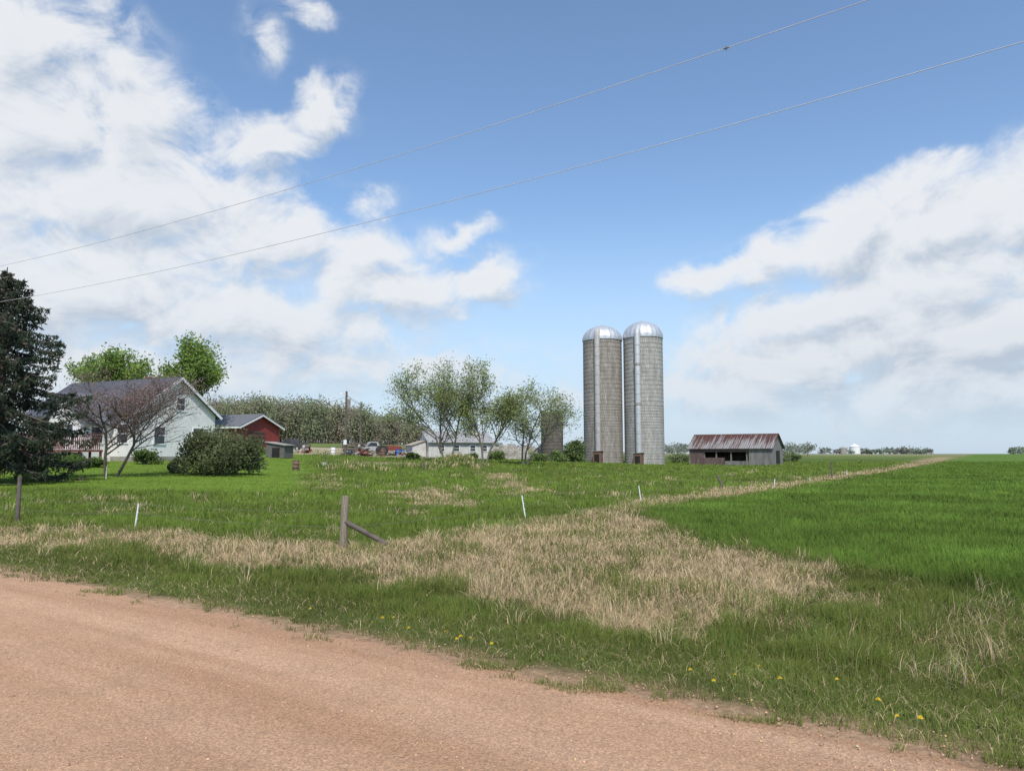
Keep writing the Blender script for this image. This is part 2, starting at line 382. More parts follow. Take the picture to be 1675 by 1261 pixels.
cd = np.array([.66, .50, .30])[None]*rng.uniform(.5, 1.25, (K, 1))
cg = np.where(isd[:, None], cd, cg)*rng.uniform(.8, 1.2, (K, 1))
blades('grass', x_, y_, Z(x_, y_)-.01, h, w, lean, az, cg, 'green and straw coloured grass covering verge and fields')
# tall tufts (seeding grass) in verge and fence line
K0 = 1900
d = np.exp(rng.uniform(math.log(5), math.log(75), K0)); t = rng.uniform(-.85, .85, K0); tx_ = t*d; ty_ = d
u, v, dry, crop, past, lawn, dirt, n1, n2 = zones(tx_, ty_)
k_ = (v > 6.0+n1) & (crop < .45) & (lawn < .3) & (rng.uniform(0, 1, K0) < .25+.75*sstep(.02, .1, n1))
mx_, my_ = sv(750, 62); nm = 70                      # weedy mounds in the pasture
ex = np.concatenate([rng.normal(mx_, 1.3, nm), rng.normal(sv(575, 52)[0], 1.4, 30), rng.normal(sv(690, 58)[0], 1.2, 25)])
ey = np.concatenate([rng.normal(my_, 1.3, nm), rng.normal(52, 1.2, 30), rng.normal(58, 1.2, 25)])
tx_, ty_, dry, d = np.append(tx_[k_], ex), np.append(ty_[k_], ey), np.append(dry[k_], ex*0+.1), np.append(d[k_], ey); kk = 34
ht = np.append(rng.uniform(.16, .36, k_.sum()), rng.uniform(.35, .65, len(ex)))
cx = np.repeat(tx_, kk)+rng.normal(0, .07, len(tx_)*kk)*np.repeat(np.clip(d/12, 1, 3), kk); cy = np.repeat(ty_, kk)+rng.normal(0, .07, len(tx_)*kk)*np.repeat(np.clip(d/12, 1, 3), kk)
K = len(cx); dd = np.repeat(d, kk); di = rng.uniform(0, 1, K) < np.repeat(np.clip(dry*.8+.08+.6*(rng.uniform(0, 1, len(d)) < .25), 0, 1), kk)
hh = np.repeat(ht, kk)*rng.uniform(.6, 1.1, K)
cg = np.where(di[:, None], np.array([.60, .46, .28])[None], np.array([.12, .185, .035])[None])*rng.uniform(.6, 1.3, (K, 1))
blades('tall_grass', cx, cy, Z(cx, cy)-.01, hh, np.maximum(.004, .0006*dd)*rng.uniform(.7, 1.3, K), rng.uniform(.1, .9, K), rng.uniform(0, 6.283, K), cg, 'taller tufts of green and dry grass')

# ------------------------------------------------------------------ foliage helper
def leafcloud(name, C, size, colr, parent=None, aspect=1.6, down=0, mat=None, **k):
    C = np.asarray(C); K = len(C)
    a = rng.normal(0, 1, (K, 3)); a[:, 2] -= down; a /= np.linalg.norm(a, axis=1)[:, None]
    b = rng.normal(0, 1, (K, 3)); b -= a*(a*b).sum(1)[:, None]; b /= np.linalg.norm(b, axis=1)[:, None]
    s = (size*rng.uniform(.6, 1.35, K))[:, None]
    V = np.stack([C-a*s*aspect/2, C+b*s/2, C+a*s*aspect/2, C-b*s/2], 1)
    L = np.arange(K*4)
    return npmesh(name, V.reshape(-1, 3), np.full(K, 4), L, mat or M_leaf, np.repeat(np.clip(colr, 0, 1), 4, 0), parent=parent, **k)

def grow(seed, levels, kids, stems=1, spread=.6, up=.25, wob=.16, ratio=.62, first=.3, fan=.32):
    r = random.Random(seed); segs = []; tips = []
    def br(p, dr, ln, rad, lv):
        n = 5 if lv < 3 else 3; pts = [p]; rr = [rad]; q = p.copy(); dd = dr.copy()
        for i in range(n):
            dd = (dd+Vector((r.gauss(0, wob), r.gauss(0, wob), r.gauss(0, wob)+up*.12*(lv > 0)))).normalized()
            q = q+dd*ln/n; pts.append(q.copy()); rr.append(rad*(1-.55*(i+1)/n))
        segs.append((pts, rr, lv))
        if lv >= levels-1: tips.extend(pts[1:])
        if lv < levels:
            kn = kids[lv]
            for j in range(kn):
                f = (first if lv == 0 else .2)+((1-first) if lv == 0 else .75)*(j+r.random()*.7)/kn; f = min(f, 1.)
                ii = min(int(f*n), n-1); pp = pts[ii].lerp(pts[ii+1], f*n-ii)
                az_ = r.random()*6.283; ax = Vector((math.cos(az_), math.sin(az_), 0))
                nd = (dd*(1-spread)+ax*spread*(.7+.6*r.random())+Vector((0, 0, up))).normalized()
                br(pp, nd, ln*ratio*(.75+.5*r.random())*(1.15-.45*f), rr[ii]*.62, lv+1)
    for s in range(stems):
        a_ = 6.283*s/stems+r.random()*.8; tl = .0 if stems == 1 else fan
        br(Vector((math.cos(a_)*.05*(stems > 1), math.sin(a_)*.05*(stems > 1), 0)), Vector((math.cos(a_)*tl, math.sin(a_)*tl, 1)).normalized(), 1.0, .05 if stems == 1 else .04, 0)
    return segs, tips
def tree(name, loc, H, Wd, seed, label, leafcol, nleaf, lsize, trunk_r, stems=1, kids=(5, 5, 4), levels=3, spread=.6, up=.25, bark=None, sigma=.35, group=None, lean=0, var=.35, first=.3, zpow=1.2, fan=.32, twig=.012):
    segs, tips = grow(seed, levels, kids, stems, spread, up, first=first, fan=fan)
    allp = np.array([p for s in segs for p in s[0]])
    zm = np.percentile(allp[:, 2], 99.5); ctr = np.median(allp[:, :2], 0)
    ws = Wd/2/np.percentile(np.abs(allp[:, 0]-ctr[0]), 98)
    def T(p):
        p = np.asarray(p); f = np.clip(p[..., 2]/zm, 0, 1.04)
        return np.stack([p[..., 0]*ws-ctr[0]*ws*f+lean*f, p[..., 1]*ws-ctr[1]*ws*f, H*f**zpow], -1)
    E = empty(name, (loc[0], loc[1], Zf(*loc)-.05), label, 'tree' if 'tree' in name else 'bush', group)
    mb = MB(); sc = trunk_r/(.05 if stems == 1 else .04)
    for pts, rr, lv in segs:
        mb.tube([tuple(q) for q in T([tuple(p) for p in pts])], [max(a*sc, twig) for a in rr], (8, 6, 4, 3, 3)[lv], 0, cap=(lv == 0))
    mb.obj('trunk', [bark or M_bark], parent=E)
    tp = T(np.array([tuple(p) for p in tips]))
    ii = rng.integers(0, len(tp), nleaf)
    C = tp[ii]+rng.normal(0, sigma, (nleaf, 3))
    C[:, 2] = np.maximum(C[:, 2], H*.12)
    br_ = (.75+.5*rng.uniform(0, 1, len(tp)))[ii]*(1+rng.normal(0, var*.5, nleaf))
    cc_ = np.asarray(leafcol)[None]*np.clip(br_, .3, 2)[:, None]*(1+rng.normal(0, .06, (nleaf, 3)))
    leafcloud('crown', C, lsize, cc_, parent=E)
    return E
def bush(name, loc, H, Wd, label, colr, nleaf, lsize, group=None, dz=0, D=None, K=18):
    E = empty(name, (loc[0], loc[1], Zf(*loc)-.03+dz), label, 'bush', group); D = D or Wd
    bc = rng.uniform(-.5, .5, (K, 3)); bc[:, 2] = rng.uniform(.2, .78, K)
    rr_ = np.linalg.norm(bc[:, :2], axis=1); mxr = .5*np.sqrt(np.clip(1-((bc[:, 2]-.3)/.6)**2, .1, 1)); bc[:, :2] *= np.minimum(1, mxr/np.maximum(rr_, 1e-3))[:, None]
    sz_ = np.array([Wd, D, H]); br_ = rng.uniform(.65, 1.3, K); rs = rng.uniform(.12, .25, K)
    ii = rng.integers(0, K, nleaf); dr = rng.normal(0, 1, (nleaf, 3)); dr /= np.linalg.norm(dr, axis=1)[:, None]
    C = bc[ii]*sz_*.82+dr*(rs[ii]*rng.uniform(.3, 1.4, nleaf)**.8)[:, None]*sz_
    C[:, 2] = np.abs(C[:, 2])
    cc_ = np.asarray(colr)[None]*(br_[ii]*(1+rng.normal(0, .2, nleaf)))[:, None]
    leafcloud('crown', C, lsize, cc_, parent=E)
    mb = MB()
    for j in range(min(12, K)):
        b_ = bc[j]*sz_*.8; mb.tube([(b_[0]*.15, b_[1]*.15, 0), (b_[0]*.6, b_[1]*.6, b_[2]*.6), tuple(b_)], [.04, .025, .012], 5)
    mb.obj('stem', [M_bark], parent=E)
    return E

YG = (.235, .28, .10)
GG = 'young leafing trees by the farmyard'
tree('deciduous_tree', sv(731, 80), 11.0, 10.0, 3, 'multi-stemmed tree with sparse young spring leaves', YG, 13000, .12, .11, stems=3, kids=(8, 5, 5), spread=.6, up=.2, sigma=.36, group=GG, lean=-.9, first=.16, zpow=.98, fan=.42, twig=.01)
tree('deciduous_tree', sv(793, 79), 10.0, 8.4, 42, 'forked tree with pale green opening leaves', YG, 11500, .12, .11, stems=2, kids=(8, 5, 5), spread=.6, up=.2, sigma=.36, group=GG, lean=.6, first=.16, zpow=.98, fan=.35, twig=.01)
tree('deciduous_tree', sv(858, 80), 8.0, 9.0, 15, 'broad leafing tree beside the ruined wall', (.24, .285, .12), 7500, .11, .10, stems=3, kids=(7, 5, 4), spread=.6, up=.15, sigma=.34, group=GG, lean=1.3, first=.16, zpow=.95, twig=.01)
tree('deciduous_tree', sv(192, 82), 10.8, 9.5, 21, 'bright green leafy tree behind the house', (.19, .275, .065), 15000, .18, .28, kids=(8, 5, 4), spread=.56, up=.25, sigma=.42, group='leafy trees behind the house', zpow=1.1)
tree('deciduous_tree', sv(313, 80), 11.8, 8.4, 27, 'tall bright green leafy tree behind the house', (.19, .275, .065), 15000, .18, .28, kids=(8, 5, 4), spread=.54, up=.3, sigma=.45, group='leafy trees behind the house', zpow=1.1)
tree('crabapple_tree', sv(186, 38), 5.4, 5.6, 5, 'small budding crabapple tree with reddish twigs', (.31, .205, .185), 13000, .04, .085, stems=2, kids=(10, 8, 5), spread=.62, up=.18, bark=M_barkdark, sigma=.2, lean=1.9, first=.24, zpow=.95, fan=.25, twig=.009)
bush('lilac_bush', sv(366, 41), 3.0, 4.6, 'large rounded dark green lilac bush on the lawn', (.13, .15, .07), 18000, .085, K=36)
bush('shrub', sv(292, 42), 1.2, 1.0, 'small dark upright shrub on the lawn', (.09, .11, .05), 2500, .08)
bush('shrub', sv(938, 103), 4.0, 3.8, 'green bush growing beside the silo', (.14, .19, .07), 4000, .17, K=24)
HG = 'garden shrubs at the house'
bush('shrub', sv(112, 47), 1.1, 1.8, 'low garden shrub in front of the deck', (.12, .19, .05), 2500, .09, HG)
bush('shrub', sv(25, 47), .9, 2.4, 'low garden shrub in front of the deck', (.16, .23, .06), 2500, .09, HG)
bush('shrub', sv(150, 46), .8, 1.8, 'low garden shrub in front of the deck', (.12, .18, .05), 2000, .09, HG)
bush('shrub', sv(240, 50), 1.3, 2.0, 'low garden shrub by the white gable wall', (.11, .16, .05), 2500, .09, HG)
bush('shrub', sv(1110, 118), 2.0, 3.4, 'green bush growing beside the old barn', (.18, .22, .10), 1400, .17)
bush('shrub', sv(1290, 130), 2.0, 3.4, 'green bush growing behind the old barn', (.18, .23, .10), 1400, .17)
bush('shrub', sv(403, 62), 1.8, 2.6, 'small green bush beside the lilac', (.14, .22, .06), 2500, .12)

# spruce
def spruce(loc, H, Rr):
    E = empty('spruce_tree', (loc[0], loc[1], Zf(*loc)-.05), 'tall dark ragged spruce with drooping branches', 'tree')
    mb = MB(); mb.tube([(0, 0, 0), (.05, 0, H*.5), (0, 0, H)], [.25, .15, .02], 8)
    C = []; r = random.Random(5); nb = 165
    for i in range(nb):
        f = (i+.5)/nb; z0 = .7+f*(H-.9); prof = 1.0 if f < .3 else (1-(f-.3)/.7)**.66
        L = Rr*prof*(.45+.65*r.random())+.25; a = i*2.4+r.random()*.9
        dx, dy = math.cos(a), math.sin(a); pts = []
        for k in range(7):
            s = k/6; dz = L*(.14*s-.75*s*s+.50*s**4)*(1.1-.7*f)
            pts.append((dx*L*s, dy*L*s, z0+dz))
        mb.tube(pts, [.035*(1-k/7)+.008 for k in range(7)], 4, cap=False)
        nn = int(78*L)+24
        for k in range(nn):
            s = r.random()**.6; j = min(int(s*6), 5); q = s*6-j
            p = [pts[j][m_]*(1-q)+pts[j+1][m_]*q for m_ in range(3)]
            w_ = .26*(1-s*.6)*min(1, L/1.5); side = r.gauss(0, w_)
            C.append((p[0]-dy*side, p[1]+dx*side, p[2]-abs(r.gauss(0, .19))-.05*abs(side)))
    mb.obj('trunk', [M_barkdark], parent=E)
    C = np.array(C); K = len(C)
    cc_ = np.where(rng.uniform(0, 1, (K, 1)) < .22, np.array([[.12, .10, .075]]), np.array([[.05, .072, .045]]))*rng.uniform(.6, 1.5, (K, 1))
    leafcloud('crown', C, .062, cc_, parent=E, aspect=4.2, down=.9)
    return E
spruce(sv(-4, 33), 9.9, 3.9)

# ------------------------------------------------------------------ woods & treelines
def woods(name, trees, label, lsz, per):
    Cs = []; cs = []; mb = MB()
    for (x, y, H, W, colr) in trees:
        z0 = Zf(x, y); nn = per
        lob = rng.uniform(-.5, .5, (8, 3))
        ii = rng.integers(0, 8, nn); C = lob[ii]*np.array([W*.7, W*.7, H*.75])+rng.normal(0, 1, (nn, 3))*np.array([W*.17, W*.17, H*.09])
        C[:, 2] += H*.52; C[:, 2] = np.clip(C[:, 2], H*.01, H*1.02)
        Cs.append(C+np.array([x, y, z0])); b_ = rng.uniform(.88, 1.12, 8)[ii]*(1+rng.normal(0, .1, nn)); cs.append(np.asarray(colr)[None]*b_[:, None])
        mb.tube([(x, y, z0-.2), (x+rng.normal(0, .2), y, z0+H*.5), (x+rng.normal(0, .4), y, z0+H*.9)], [.16, .1, .03], 4, cap=False)
    o = leafcloud(name, np.concatenate(Cs), lsz, np.concatenate(cs), aspect=1.3, mat=M_woods, kind='stuff', label=label, cat='woods')
    return o, mb
tl = []
for i in range(420):
    px = R.uniform(330, 715); d_ = R.uniform(215, 300)
    top = np.interp(px, [330, 430, 520, 600, 660, 715], [658, 652, 658, 671, 686, 710])+R.gauss(0, 2.5)
    x, y = sv(px, d_); H = max(4, hz(top, 250)-Zf(*sv(px, 250)))*(.9+.12*R.random())
    k = R.random(); colr = (.27, .28, .165) if k < .5 else ((.28, .245, .18) if k < .68 else (.22, .26, .14))  # paler foliage tones, aerial haze is mixed into the colour
    tl.append((x, y, H, H*R.uniform(.36, .55), colr))
_, mbw = woods('woods', tl, 'hazy olive green spring woods behind the farm', .42, 330)
mbw.obj('woodland_trunks', [M_bark], kind='stuff', label='thin pale tree trunks at the wood edge', cat='woods')
tl = []
for i in range(190):
    px = R.choice([R.uniform(1085, 1135), R.uniform(1280, 1330), R.uniform(1330, 1530), R.uniform(1400, 1530), R.uniform(690, 960), R.uniform(1650, 1720)]); d_ = R.uniform(450, 700)
    x, y = sv(px, d_); top = 727+R.gauss(0, 3) if px < 1330 else 735+R.gauss(0, 2.5)
    H = max(2., hz(top, d_)-Zf(x, y)); tl.append((x, y, H, H*R.uniform(.8, 1.6), (.21, .25, .18) if R.random() < .6 else (.24, .24, .2)))  # distance haze painted in as greyed, pale leaf colours
woods('distant_treeline', tl, 'low hazy line of distant trees', .9, 80)

# ------------------------------------------------------------------ silos
def silomat(name, ca, cb, stain):
    m, nt = nodes(name)
    uvn = N(nt, 'ShaderNodeUVMap', uv_map='UVMap'); g = N(nt, 'ShaderNodeTexCoord')
    br = N(nt, 'ShaderNodeTexBrick', offset=.5, inp={'Vector': uvn.outputs[0], 'Color1': (*ca, 1), 'Color2': (*cb, 1), 'Mortar': (ca[0]*.55, ca[1]*.53, ca[2]*.5, 1), 'Scale': 1., 'Mortar Size': .014, 'Brick Width': .28, 'Row Height': .76, 'Bias': 0.})
    mp = N(nt, 'ShaderNodeMapping', inp={0: g.outputs['Object'], 3: (1.6, 1.6, .16)})
    s = N(nt, 'ShaderNodeTexNoise', inp={'Vector': mp.outputs[0], 'Scale': 1.6, 'Detail': 9, 'Roughness': .7})
    r_ = N(nt, 'ShaderNodeMapRange', inp={0: s.outputs[0], 1: .42, 2: .72, 4: .85})
    x = N(nt, 'ShaderNodeMix', data_type='RGBA', inp={0: r_.outputs[0], 6: br.outputs[0], 7: (*stain, 1)})
    s2 = N(nt, 'ShaderNodeTexNoise', inp={'Vector': g.outputs['Object'], 'Scale': 3., 'Detail': 9, 'Roughness': .75})
    r2 = N(nt, 'ShaderNodeMapRange', inp={0: s2.outputs[0], 1: .3, 2: .7, 3: .72, 4: 1.25})
    y = N(nt, 'ShaderNodeVectorMath', operation='MULTIPLY', inp={0: x.outputs[2], 1: r2.outputs[0]})
    bp = N(nt, 'ShaderNodeBump', inp={'Strength': .5, 'Distance': .03, 'Height': br.outputs['Fac']}); bp.invert = True
    p = N(nt, 'ShaderNodeBsdfPrincipled', inp={'Base Color': y.outputs[0], 'Roughness': .9, 'Normal': bp.outputs[0]})
    N(nt, 'ShaderNodeOutputMaterial', inp={0: p.outputs[0]}); return m
M_galv = noisy('galvanized_dome_metal', (.46, .48, .50), (.58, .60, .62), 2, .5, .5, .05, c3=(.36, .33, .3), c3lo=.6, c3hi=.8)
M_hoop = noisy('hoop_steel', (.14, .12, .10), (.21, .19, .165), 3, .7, .3)
M_chute = noisy('chute_metal', (.42, .43, .44), (.54, .55, .56), 2.5, .6, .2, .05, c3=(.33, .26, .2), c3lo=.58, c3hi=.72)
M_chute2 = noisy('dull_chute_metal', (.37, .36, .35), (.48, .47, .46), 2.5, .7, .1, .05, c3=(.29, .23, .19), c3lo=.5, c3hi=.65)
def silo(px, d, zt, r, ztop, mat, label, chute_a, patches, cm):
    x, y = sv(px, d); z0 = Zf(x, y)-.1; Hc = zt-z0
    E = empty('silo', (x, y, z0), label, 'silo', 'pair of concrete silos')
    n_ = 64; V = []; F_ = []; UVs = []
    nz = 12
    for j in range(nz+1):
        for i in range(n_):
            a = 2*math.pi*i/n_; V.append((r*math.cos(a), r*math.sin(a), Hc*j/nz))
    for j in range(nz):
        for i in range(n_):
            F_.append((j*n_+i, j*n_+(i+1) % n_, (j+1)*n_+(i+1) % n_, (j+1)*n_+i))
            for (ii, jj) in ((i, j), (i+1, j), (i+1, j+1), (i, j+1)): UVs.append((2*math.pi*ii/n_*r, Hc*jj/nz))
    nb = len(F_)
    mb = MB(); mb.v = V; mb.f = [list(f) for f in F_]; mb.m = [0]*nb; mb.sm = [True]*nb
    zz = .45
    while zz < Hc-.1:
        mb.tube([((r+.012)*math.cos(2*math.pi*i/48), (r+.012)*math.sin(2*math.pi*i/48), zz) for i in range(49)], [.014]*49, 4, 1, cap=False)
        zz += .40 if zz < Hc*.45 else .60
    o = mb.obj('wall', [mat, M_hoop], parent=E)
    ul = o.data.uv_layers.new(name='UVMap'); flat = np.zeros((len(o.data.loops), 2), np.float32); flat[:len(UVs)] = UVs; ul.data.foreach_set('uv', flat.ravel())
    mb = MB(); ns = 72; nr = 10; hh = ztop-zt; vs = []; fs = []
    for j in range(nr+1):
        th = j/nr*math.pi/2
        for i in range(ns):
            rr_ = (r+.07)*math.cos(th)+(.05 if i % 3 == 0 else 0)*(1-j/nr*.7); a = 2*math.pi*i/ns
            vs.append((rr_*math.cos(a), rr_*math.sin(a), hh*math.sin(th)))
    for j in range(nr):
        for i in range(ns): fs.append((j*ns+i, j*ns+(i+1) % ns, (j+1)*ns+(i+1) % ns, (j+1)*ns+i))
    mb.add(vs, fs, 0, False); mb.cyl((0, 0, -.16), (0, 0, .02), r+.09, 72, 0); mb.cyl((0, 0, hh-.02), (0, 0, hh+.12), .22, 16, 0)
    o = mb.obj('dome', [M_galv], parent=E); o.location = (0, 0, Hc)
    mb = MB(); a = chute_a; cx_, cy_ = (r+.28)*math.cos(a), (r+.28)*math.sin(a); cr = .40
    mb.tube([(cx_, cy_, 1.6), (cx_, cy_, Hc+.2), (cx_*.93, cy_*.93, Hc+.75), (cx_*.7, cy_*.7, Hc+1.1)], [cr, cr, cr, cr*.86], 20)
    for q in range(1, 12): mb.cyl((cx_, cy_, 1.6+q*(Hc-1.6)/12), (cx_, cy_, 1.65+q*(Hc-1.6)/12), cr+.025, 20)
    mb.obj('chute', [cm], parent=E)
    mb = MB(); mb.box((cx_*1.05, cy_*1.05, .8), (1.3, 1.2, 1.6), 0, rz=a); mb.box((cx_*1.05, cy_*1.05, 1.68), (1.5, 1.4, .09), 1, rz=a, rx=.08)
    mb.box((cx_*1.27, cy_*1.27, .7), (.06, .7, 1.2), 2, rz=a)
    mb.obj('base_hatch', [M_rust, M_hoop, M_dark], parent=E)
    for (z_, hh_) in patches:
        mb = MB(); mb.tube([(cx_, cy_, z_), (cx_, cy_, z_+hh_)], [cr+.05]*2, 20)
        mb.obj('chute_cover', [M_conc], parent=E)
    return E
M_s1 = silomat('silo_staves_brown', (.31, .28, .245), (.39, .36, .32), (.18, .145, .12))
M_s2 = silomat('silo_staves_gray', (.38, .37, .345), (.47, .455, .43), (.26, .235, .205))
silo(986.5, 108, hz(556, 108), 2.85, hz(533, 108)+.1, M_s1, 'brown stained concrete stave silo with metal dome', math.radians(-111), [], M_chute2)
silo(1053.5, 107, hz(552, 107), 2.85, hz(526, 107)+.1, M_s2, 'gray concrete stave silo with metal dome', math.radians(-115), [(8.5, .35), (14.2, .3)], M_chute)
# short ruined silo
x, y = sv(903, 100); zo = Zf(x, y); E = empty('old_silo', (x, y, zo), 'short roofless dark concrete silo stump', 'silo')
mb = MB(); hs = hz(674, 100)-zo
mb.tube([(0, 0, -.2), (0, 0, hs*.5), (0, 0, hs)], [1.5]*3, 32, 0, cap=False); mb.tube([(0, 0, hs), (0, 0, 0)], [1.36]*2, 32, 1, cap=False)
for q in range(14): mb.tube([(1.52*math.cos(2*math.pi*i/32), 1.52*math.sin(2*math.pi*i/32), .3+q*hs/14.2) for i in range(33)], [.02]*33, 4, 1, cap=False)
for i in range(32):
    if i % 5 != 2:
        a = 2*math.pi*i/32; mb.box((1.43*math.cos(a), 1.43*math.sin(a), hs+.02), (.15, .3, .25), 0, rz=a)
mb.obj('wall', [noisy('dark_concrete', (.095, .08, .068), (.155, .13, .112), 2, .9), M_hoop], parent=E)

# ------------------------------------------------------------------ buildings
def wall_box(mb, x0, x1, y0, y1, z0, z1, mat=0):
    mb.box(((x0+x1)/2, (y0+y1)/2, (z0+z1)/2), (x1-x0, y1-y0, z1-z0), mat)
def gabled(mb, L, W, h, rise, mat=0):
    a, b = L/2, W/2
    vs = [(-a, -b, 0), (a, -b, 0), (a, b, 0), (-a, b, 0), (-a, -b, h), (a, -b, h), (a, b, h), (-a, b, h), (-a, 0, h+rise), (a, 0, h+rise)]
    mb.add(vs, [(0, 1, 5, 4), (2, 3, 7, 6), (1, 2, 6, 9, 5), (3, 0, 4, 8, 7), (4, 5, 9, 8), (6, 7, 8, 9)], mat)
def roof(mb, L, W, h, rise, over=.35, th=.14, mat=0, lift=.03, endover=.25):
    a = L/2+endover; sl = rise/(W/2)
    for s in (-1, 1):
        e = W/2+over; z0 = h-over*sl+lift; z1 = h+rise+lift
        vs = [(-a, s*e, z0), (a, s*e, z0), (a, 0, z1), (-a, 0, z1), (-a, s*e, z0+th), (a, s*e, z0+th), (a, 0, z1+th), (-a, 0, z1+th)]
        fs = [(0, 1, 2, 3), (4, 5, 6, 7), (0, 1, 5, 4), (1, 2, 6, 5), (2, 3, 7, 6), (3, 0, 4, 7)]
        mb.add(vs, fs, mat)
def window(E, c, w, h, axis):
    e = empty('window', (0, 0, 0), None, None); e.parent = E
    e.location = c; e.rotation_euler = (0, 0, axis)
    mb = MB(); mb.box((0, -.02, 0), (w, .03, h), 0); mb.obj('pane', [M_glass], parent=e)
    mb = MB()
    for sx in (-1, 1): mb.box((sx*(w/2+.04), -.035, 0), (.09, .07, h+.18), 0)
    mb.box((0, -.034, h/2+.045), (w-.01, .066, .09), 0); mb.box((0, -.034, -h/2-.045), (w-.01, .066, .09), 0); mb.box((0, -.045, 0), (w-.01, .03, .045), 0)
    mb.obj('frame', [M_trim], parent=e)
# house
ang = math.radians(-25)
gcx, gcy = sv(291, 56); Lh, Wh = 12.4, 7.2
hx = gcx-Lh/2*math.cos(ang); hy = gcy-Lh/2*math.sin(ang); hz0 = 1.05
HO = empty('farmhouse', (hx, hy, hz0), 'white sided farmhouse with dark gray gabled roof', 'house', rz=ang)
hh_ = 3.6; ri = 2.65
mb = MB(); gabled(mb, Lh, Wh, hh_, ri, 0); wall_box(mb, -Lh/2-.03, Lh/2+.03, -Wh/2-.03, Wh/2+.03, -1.2, .35, 1)
mb.obj('wall', [M_white, M_conc], parent=HO)
mb = MB(); roof(mb, Lh, Wh, hh_, ri, .4, .14, 0, endover=.3)
RO = mb.obj('roof', [M_shingle], parent=HO)
mb = MB(); mb.box((1.5, 1.2, hh_+ri-.1), (.55, .55, .9), 0); mb.box((1.5, 1.2, hh_+ri+.39), (.66, .66, .09), 0); mb.obj('chimney', [noisy('chimney_brick', (.2, .09, .06), (.28, .14, .1), 9)], parent=RO)
# front wing
WX = 1.6
mb = MB(); gabled(mb, 3.0, 4.2, 2.9, 1.9, 0); wg = mb.obj('wing', [M_white], parent=HO); wg.location = (WX, -Wh/2-.7, 0); wg.rotation_euler = (0, 0, math.pi/2)
mb = MB(); roof(mb, 5.0, 4.2, 2.9, 1.9, .35, .13, 0, endover=.2); wr = mb.obj('wing_roof', [noisy('light_gray_shingles', (.12, .125, .14), (.17, .175, .195), 5, .9, bump=.5)], parent=HO); wr.location = (WX, -Wh/2+.2, 0); wr.rotation_euler = (0, 0, math.pi/2)
for (c, w_, h_, ax) in [((Lh/2, -1.6, 1.9), .9, 1.2, math.pi/2), ((Lh/2, 1.9, 1.9), .9, 1.2, math.pi/2), ((Lh/2, .2, 4.3), .7, .9, math.pi/2),
                       ((4.9, -Wh/2, 2.0), 1.1, 1.3, 0), ((-1.6, -Wh/2, 2.0), 1.1, 1.3, 0), ((-4.4, -Wh/2, 2.0), 1.1, 1.3, 0), ((WX-.9, -Wh/2-2.2, 1.9), .8, 1.2, 0), ((WX+2.1, -Wh/2-1.2, 1.9), .9, 1.1, math.pi/2)]:
    window(HO, c, w_, h_, ax)
mb = MB()
for s in (-1, 1):
    L_ = math.hypot(Wh/2+.4, ri*(1+.4/(Wh/2))); al = math.atan2(ri, Wh/2)
    mb.box((Lh/2+.33, s*(Wh/4+.2), hh_+ri/2-.12), (.05, L_, .2), 0, rx=-s*al)
mb.obj('fascia', [M_trim], parent=HO)
# deck
DE = empty('deck', (0, 0, 0), None, None); DE.parent = HO; DE.location = (3.7, -Wh/2-3.7, 0)
mb = MB(); mb.box((0, 0, .75), (4.6, 2.8, .14), 0)
for i in range(5):
    for j in (-1.3, 1.3): mb.box((-2.2+i*1.1, j, .1), (.12, .12, 1.2), 0)
for i in range(24): mb.box((-2.2+i*.192, -1.38, .3), (.1, .03, .75), 0)
mb.obj('platform', [M_redwood], parent=DE)
mb = MB()
for i in range(31): mb.box((-2.25+i*.15, -1.3, 1.35), (.05, .05, 1.0), 0)
for i in range(18): mb.box((2.25, -1.3+i*.145, 1.35), (.05, .05, 1.0), 0)
mb.box((0, -1.3, 1.89), (4.7, .12, .07), 0); mb.box((2.25, 0, 1.888), (.12, 2.7, .07), 0)
mb.obj('railing', [M_redwood], parent=DE)
mb = MB()
for i in range(5): mb.box((-1.2, -1.65-i*.3, .62-i*.19), (1.3, .32, .07), 0)
for s in (-1, 1): mb.box((-1.2+s*.62, -2.2, .3), (.06, 1.9, .22), 0, rx=.56)
mb.obj('steps', [M_redwood], parent=DE)
mb = MB(); mb.box((WX+.7, -Wh/2-2.23, 1.85), (.95, .05, 2.05), 0); mb.box((WX+.7, -Wh/2-2.27, 2.2), (.6, .03, .9), 1); mb.obj('door', [M_trim, M_glass], parent=HO)

# garage
ang = math.radians(-24); Lg, Wg, rg = 6.2, 6.4, 1.35
gx_, gy_ = sv(426, 84); cxg = gx_-Lg/2*math.cos(ang); cyg = gy_-Lg/2*math.sin(ang); zg = 2.05
GA = empty('garage', (cxg, cyg, zg), 'red gabled garage with white trim and gray roof', 'garage', rz=ang)
mb = MB(); gabled(mb, Lg, Wg, 2.6, rg, 0); mb.obj('wall', [M_red], parent=GA)
mb = MB(); roof(mb, Lg, Wg, 2.6, rg, .4, .12, 0, endover=.4); mb.obj('roof', [noisy('garage_roof', (.10, .105, .12), (.15, .155, .17), 5, .9)], parent=GA)
mb = MB(); mb.box((Lg/2+.03, -.6, 1.05), (.06, 2.7, 2.1), 0)
for i in range(4): mb.box((Lg/2+.07, -.6, .3+i*.52), (.03, 2.6, .04), 1)
mb.obj('door', [noisy('brown_door', (.09, .045, .035), (.13, .07, .055), 3), M_dark], parent=GA)
mb = MB()
for s in (-1, 1):
    al = math.atan2(rg, Wg/2); L_ = (Wg/2+.4)/math.cos(al)
    mb.box((Lg/2+.43, s*(Wg/4+.2), 2.6+rg*.46-.1), (.05, L_, .17), 0, rx=-s*al)
mb.box((0, -Wg/2-.43, 2.42), (Lg+.8, .05, .16), 0)
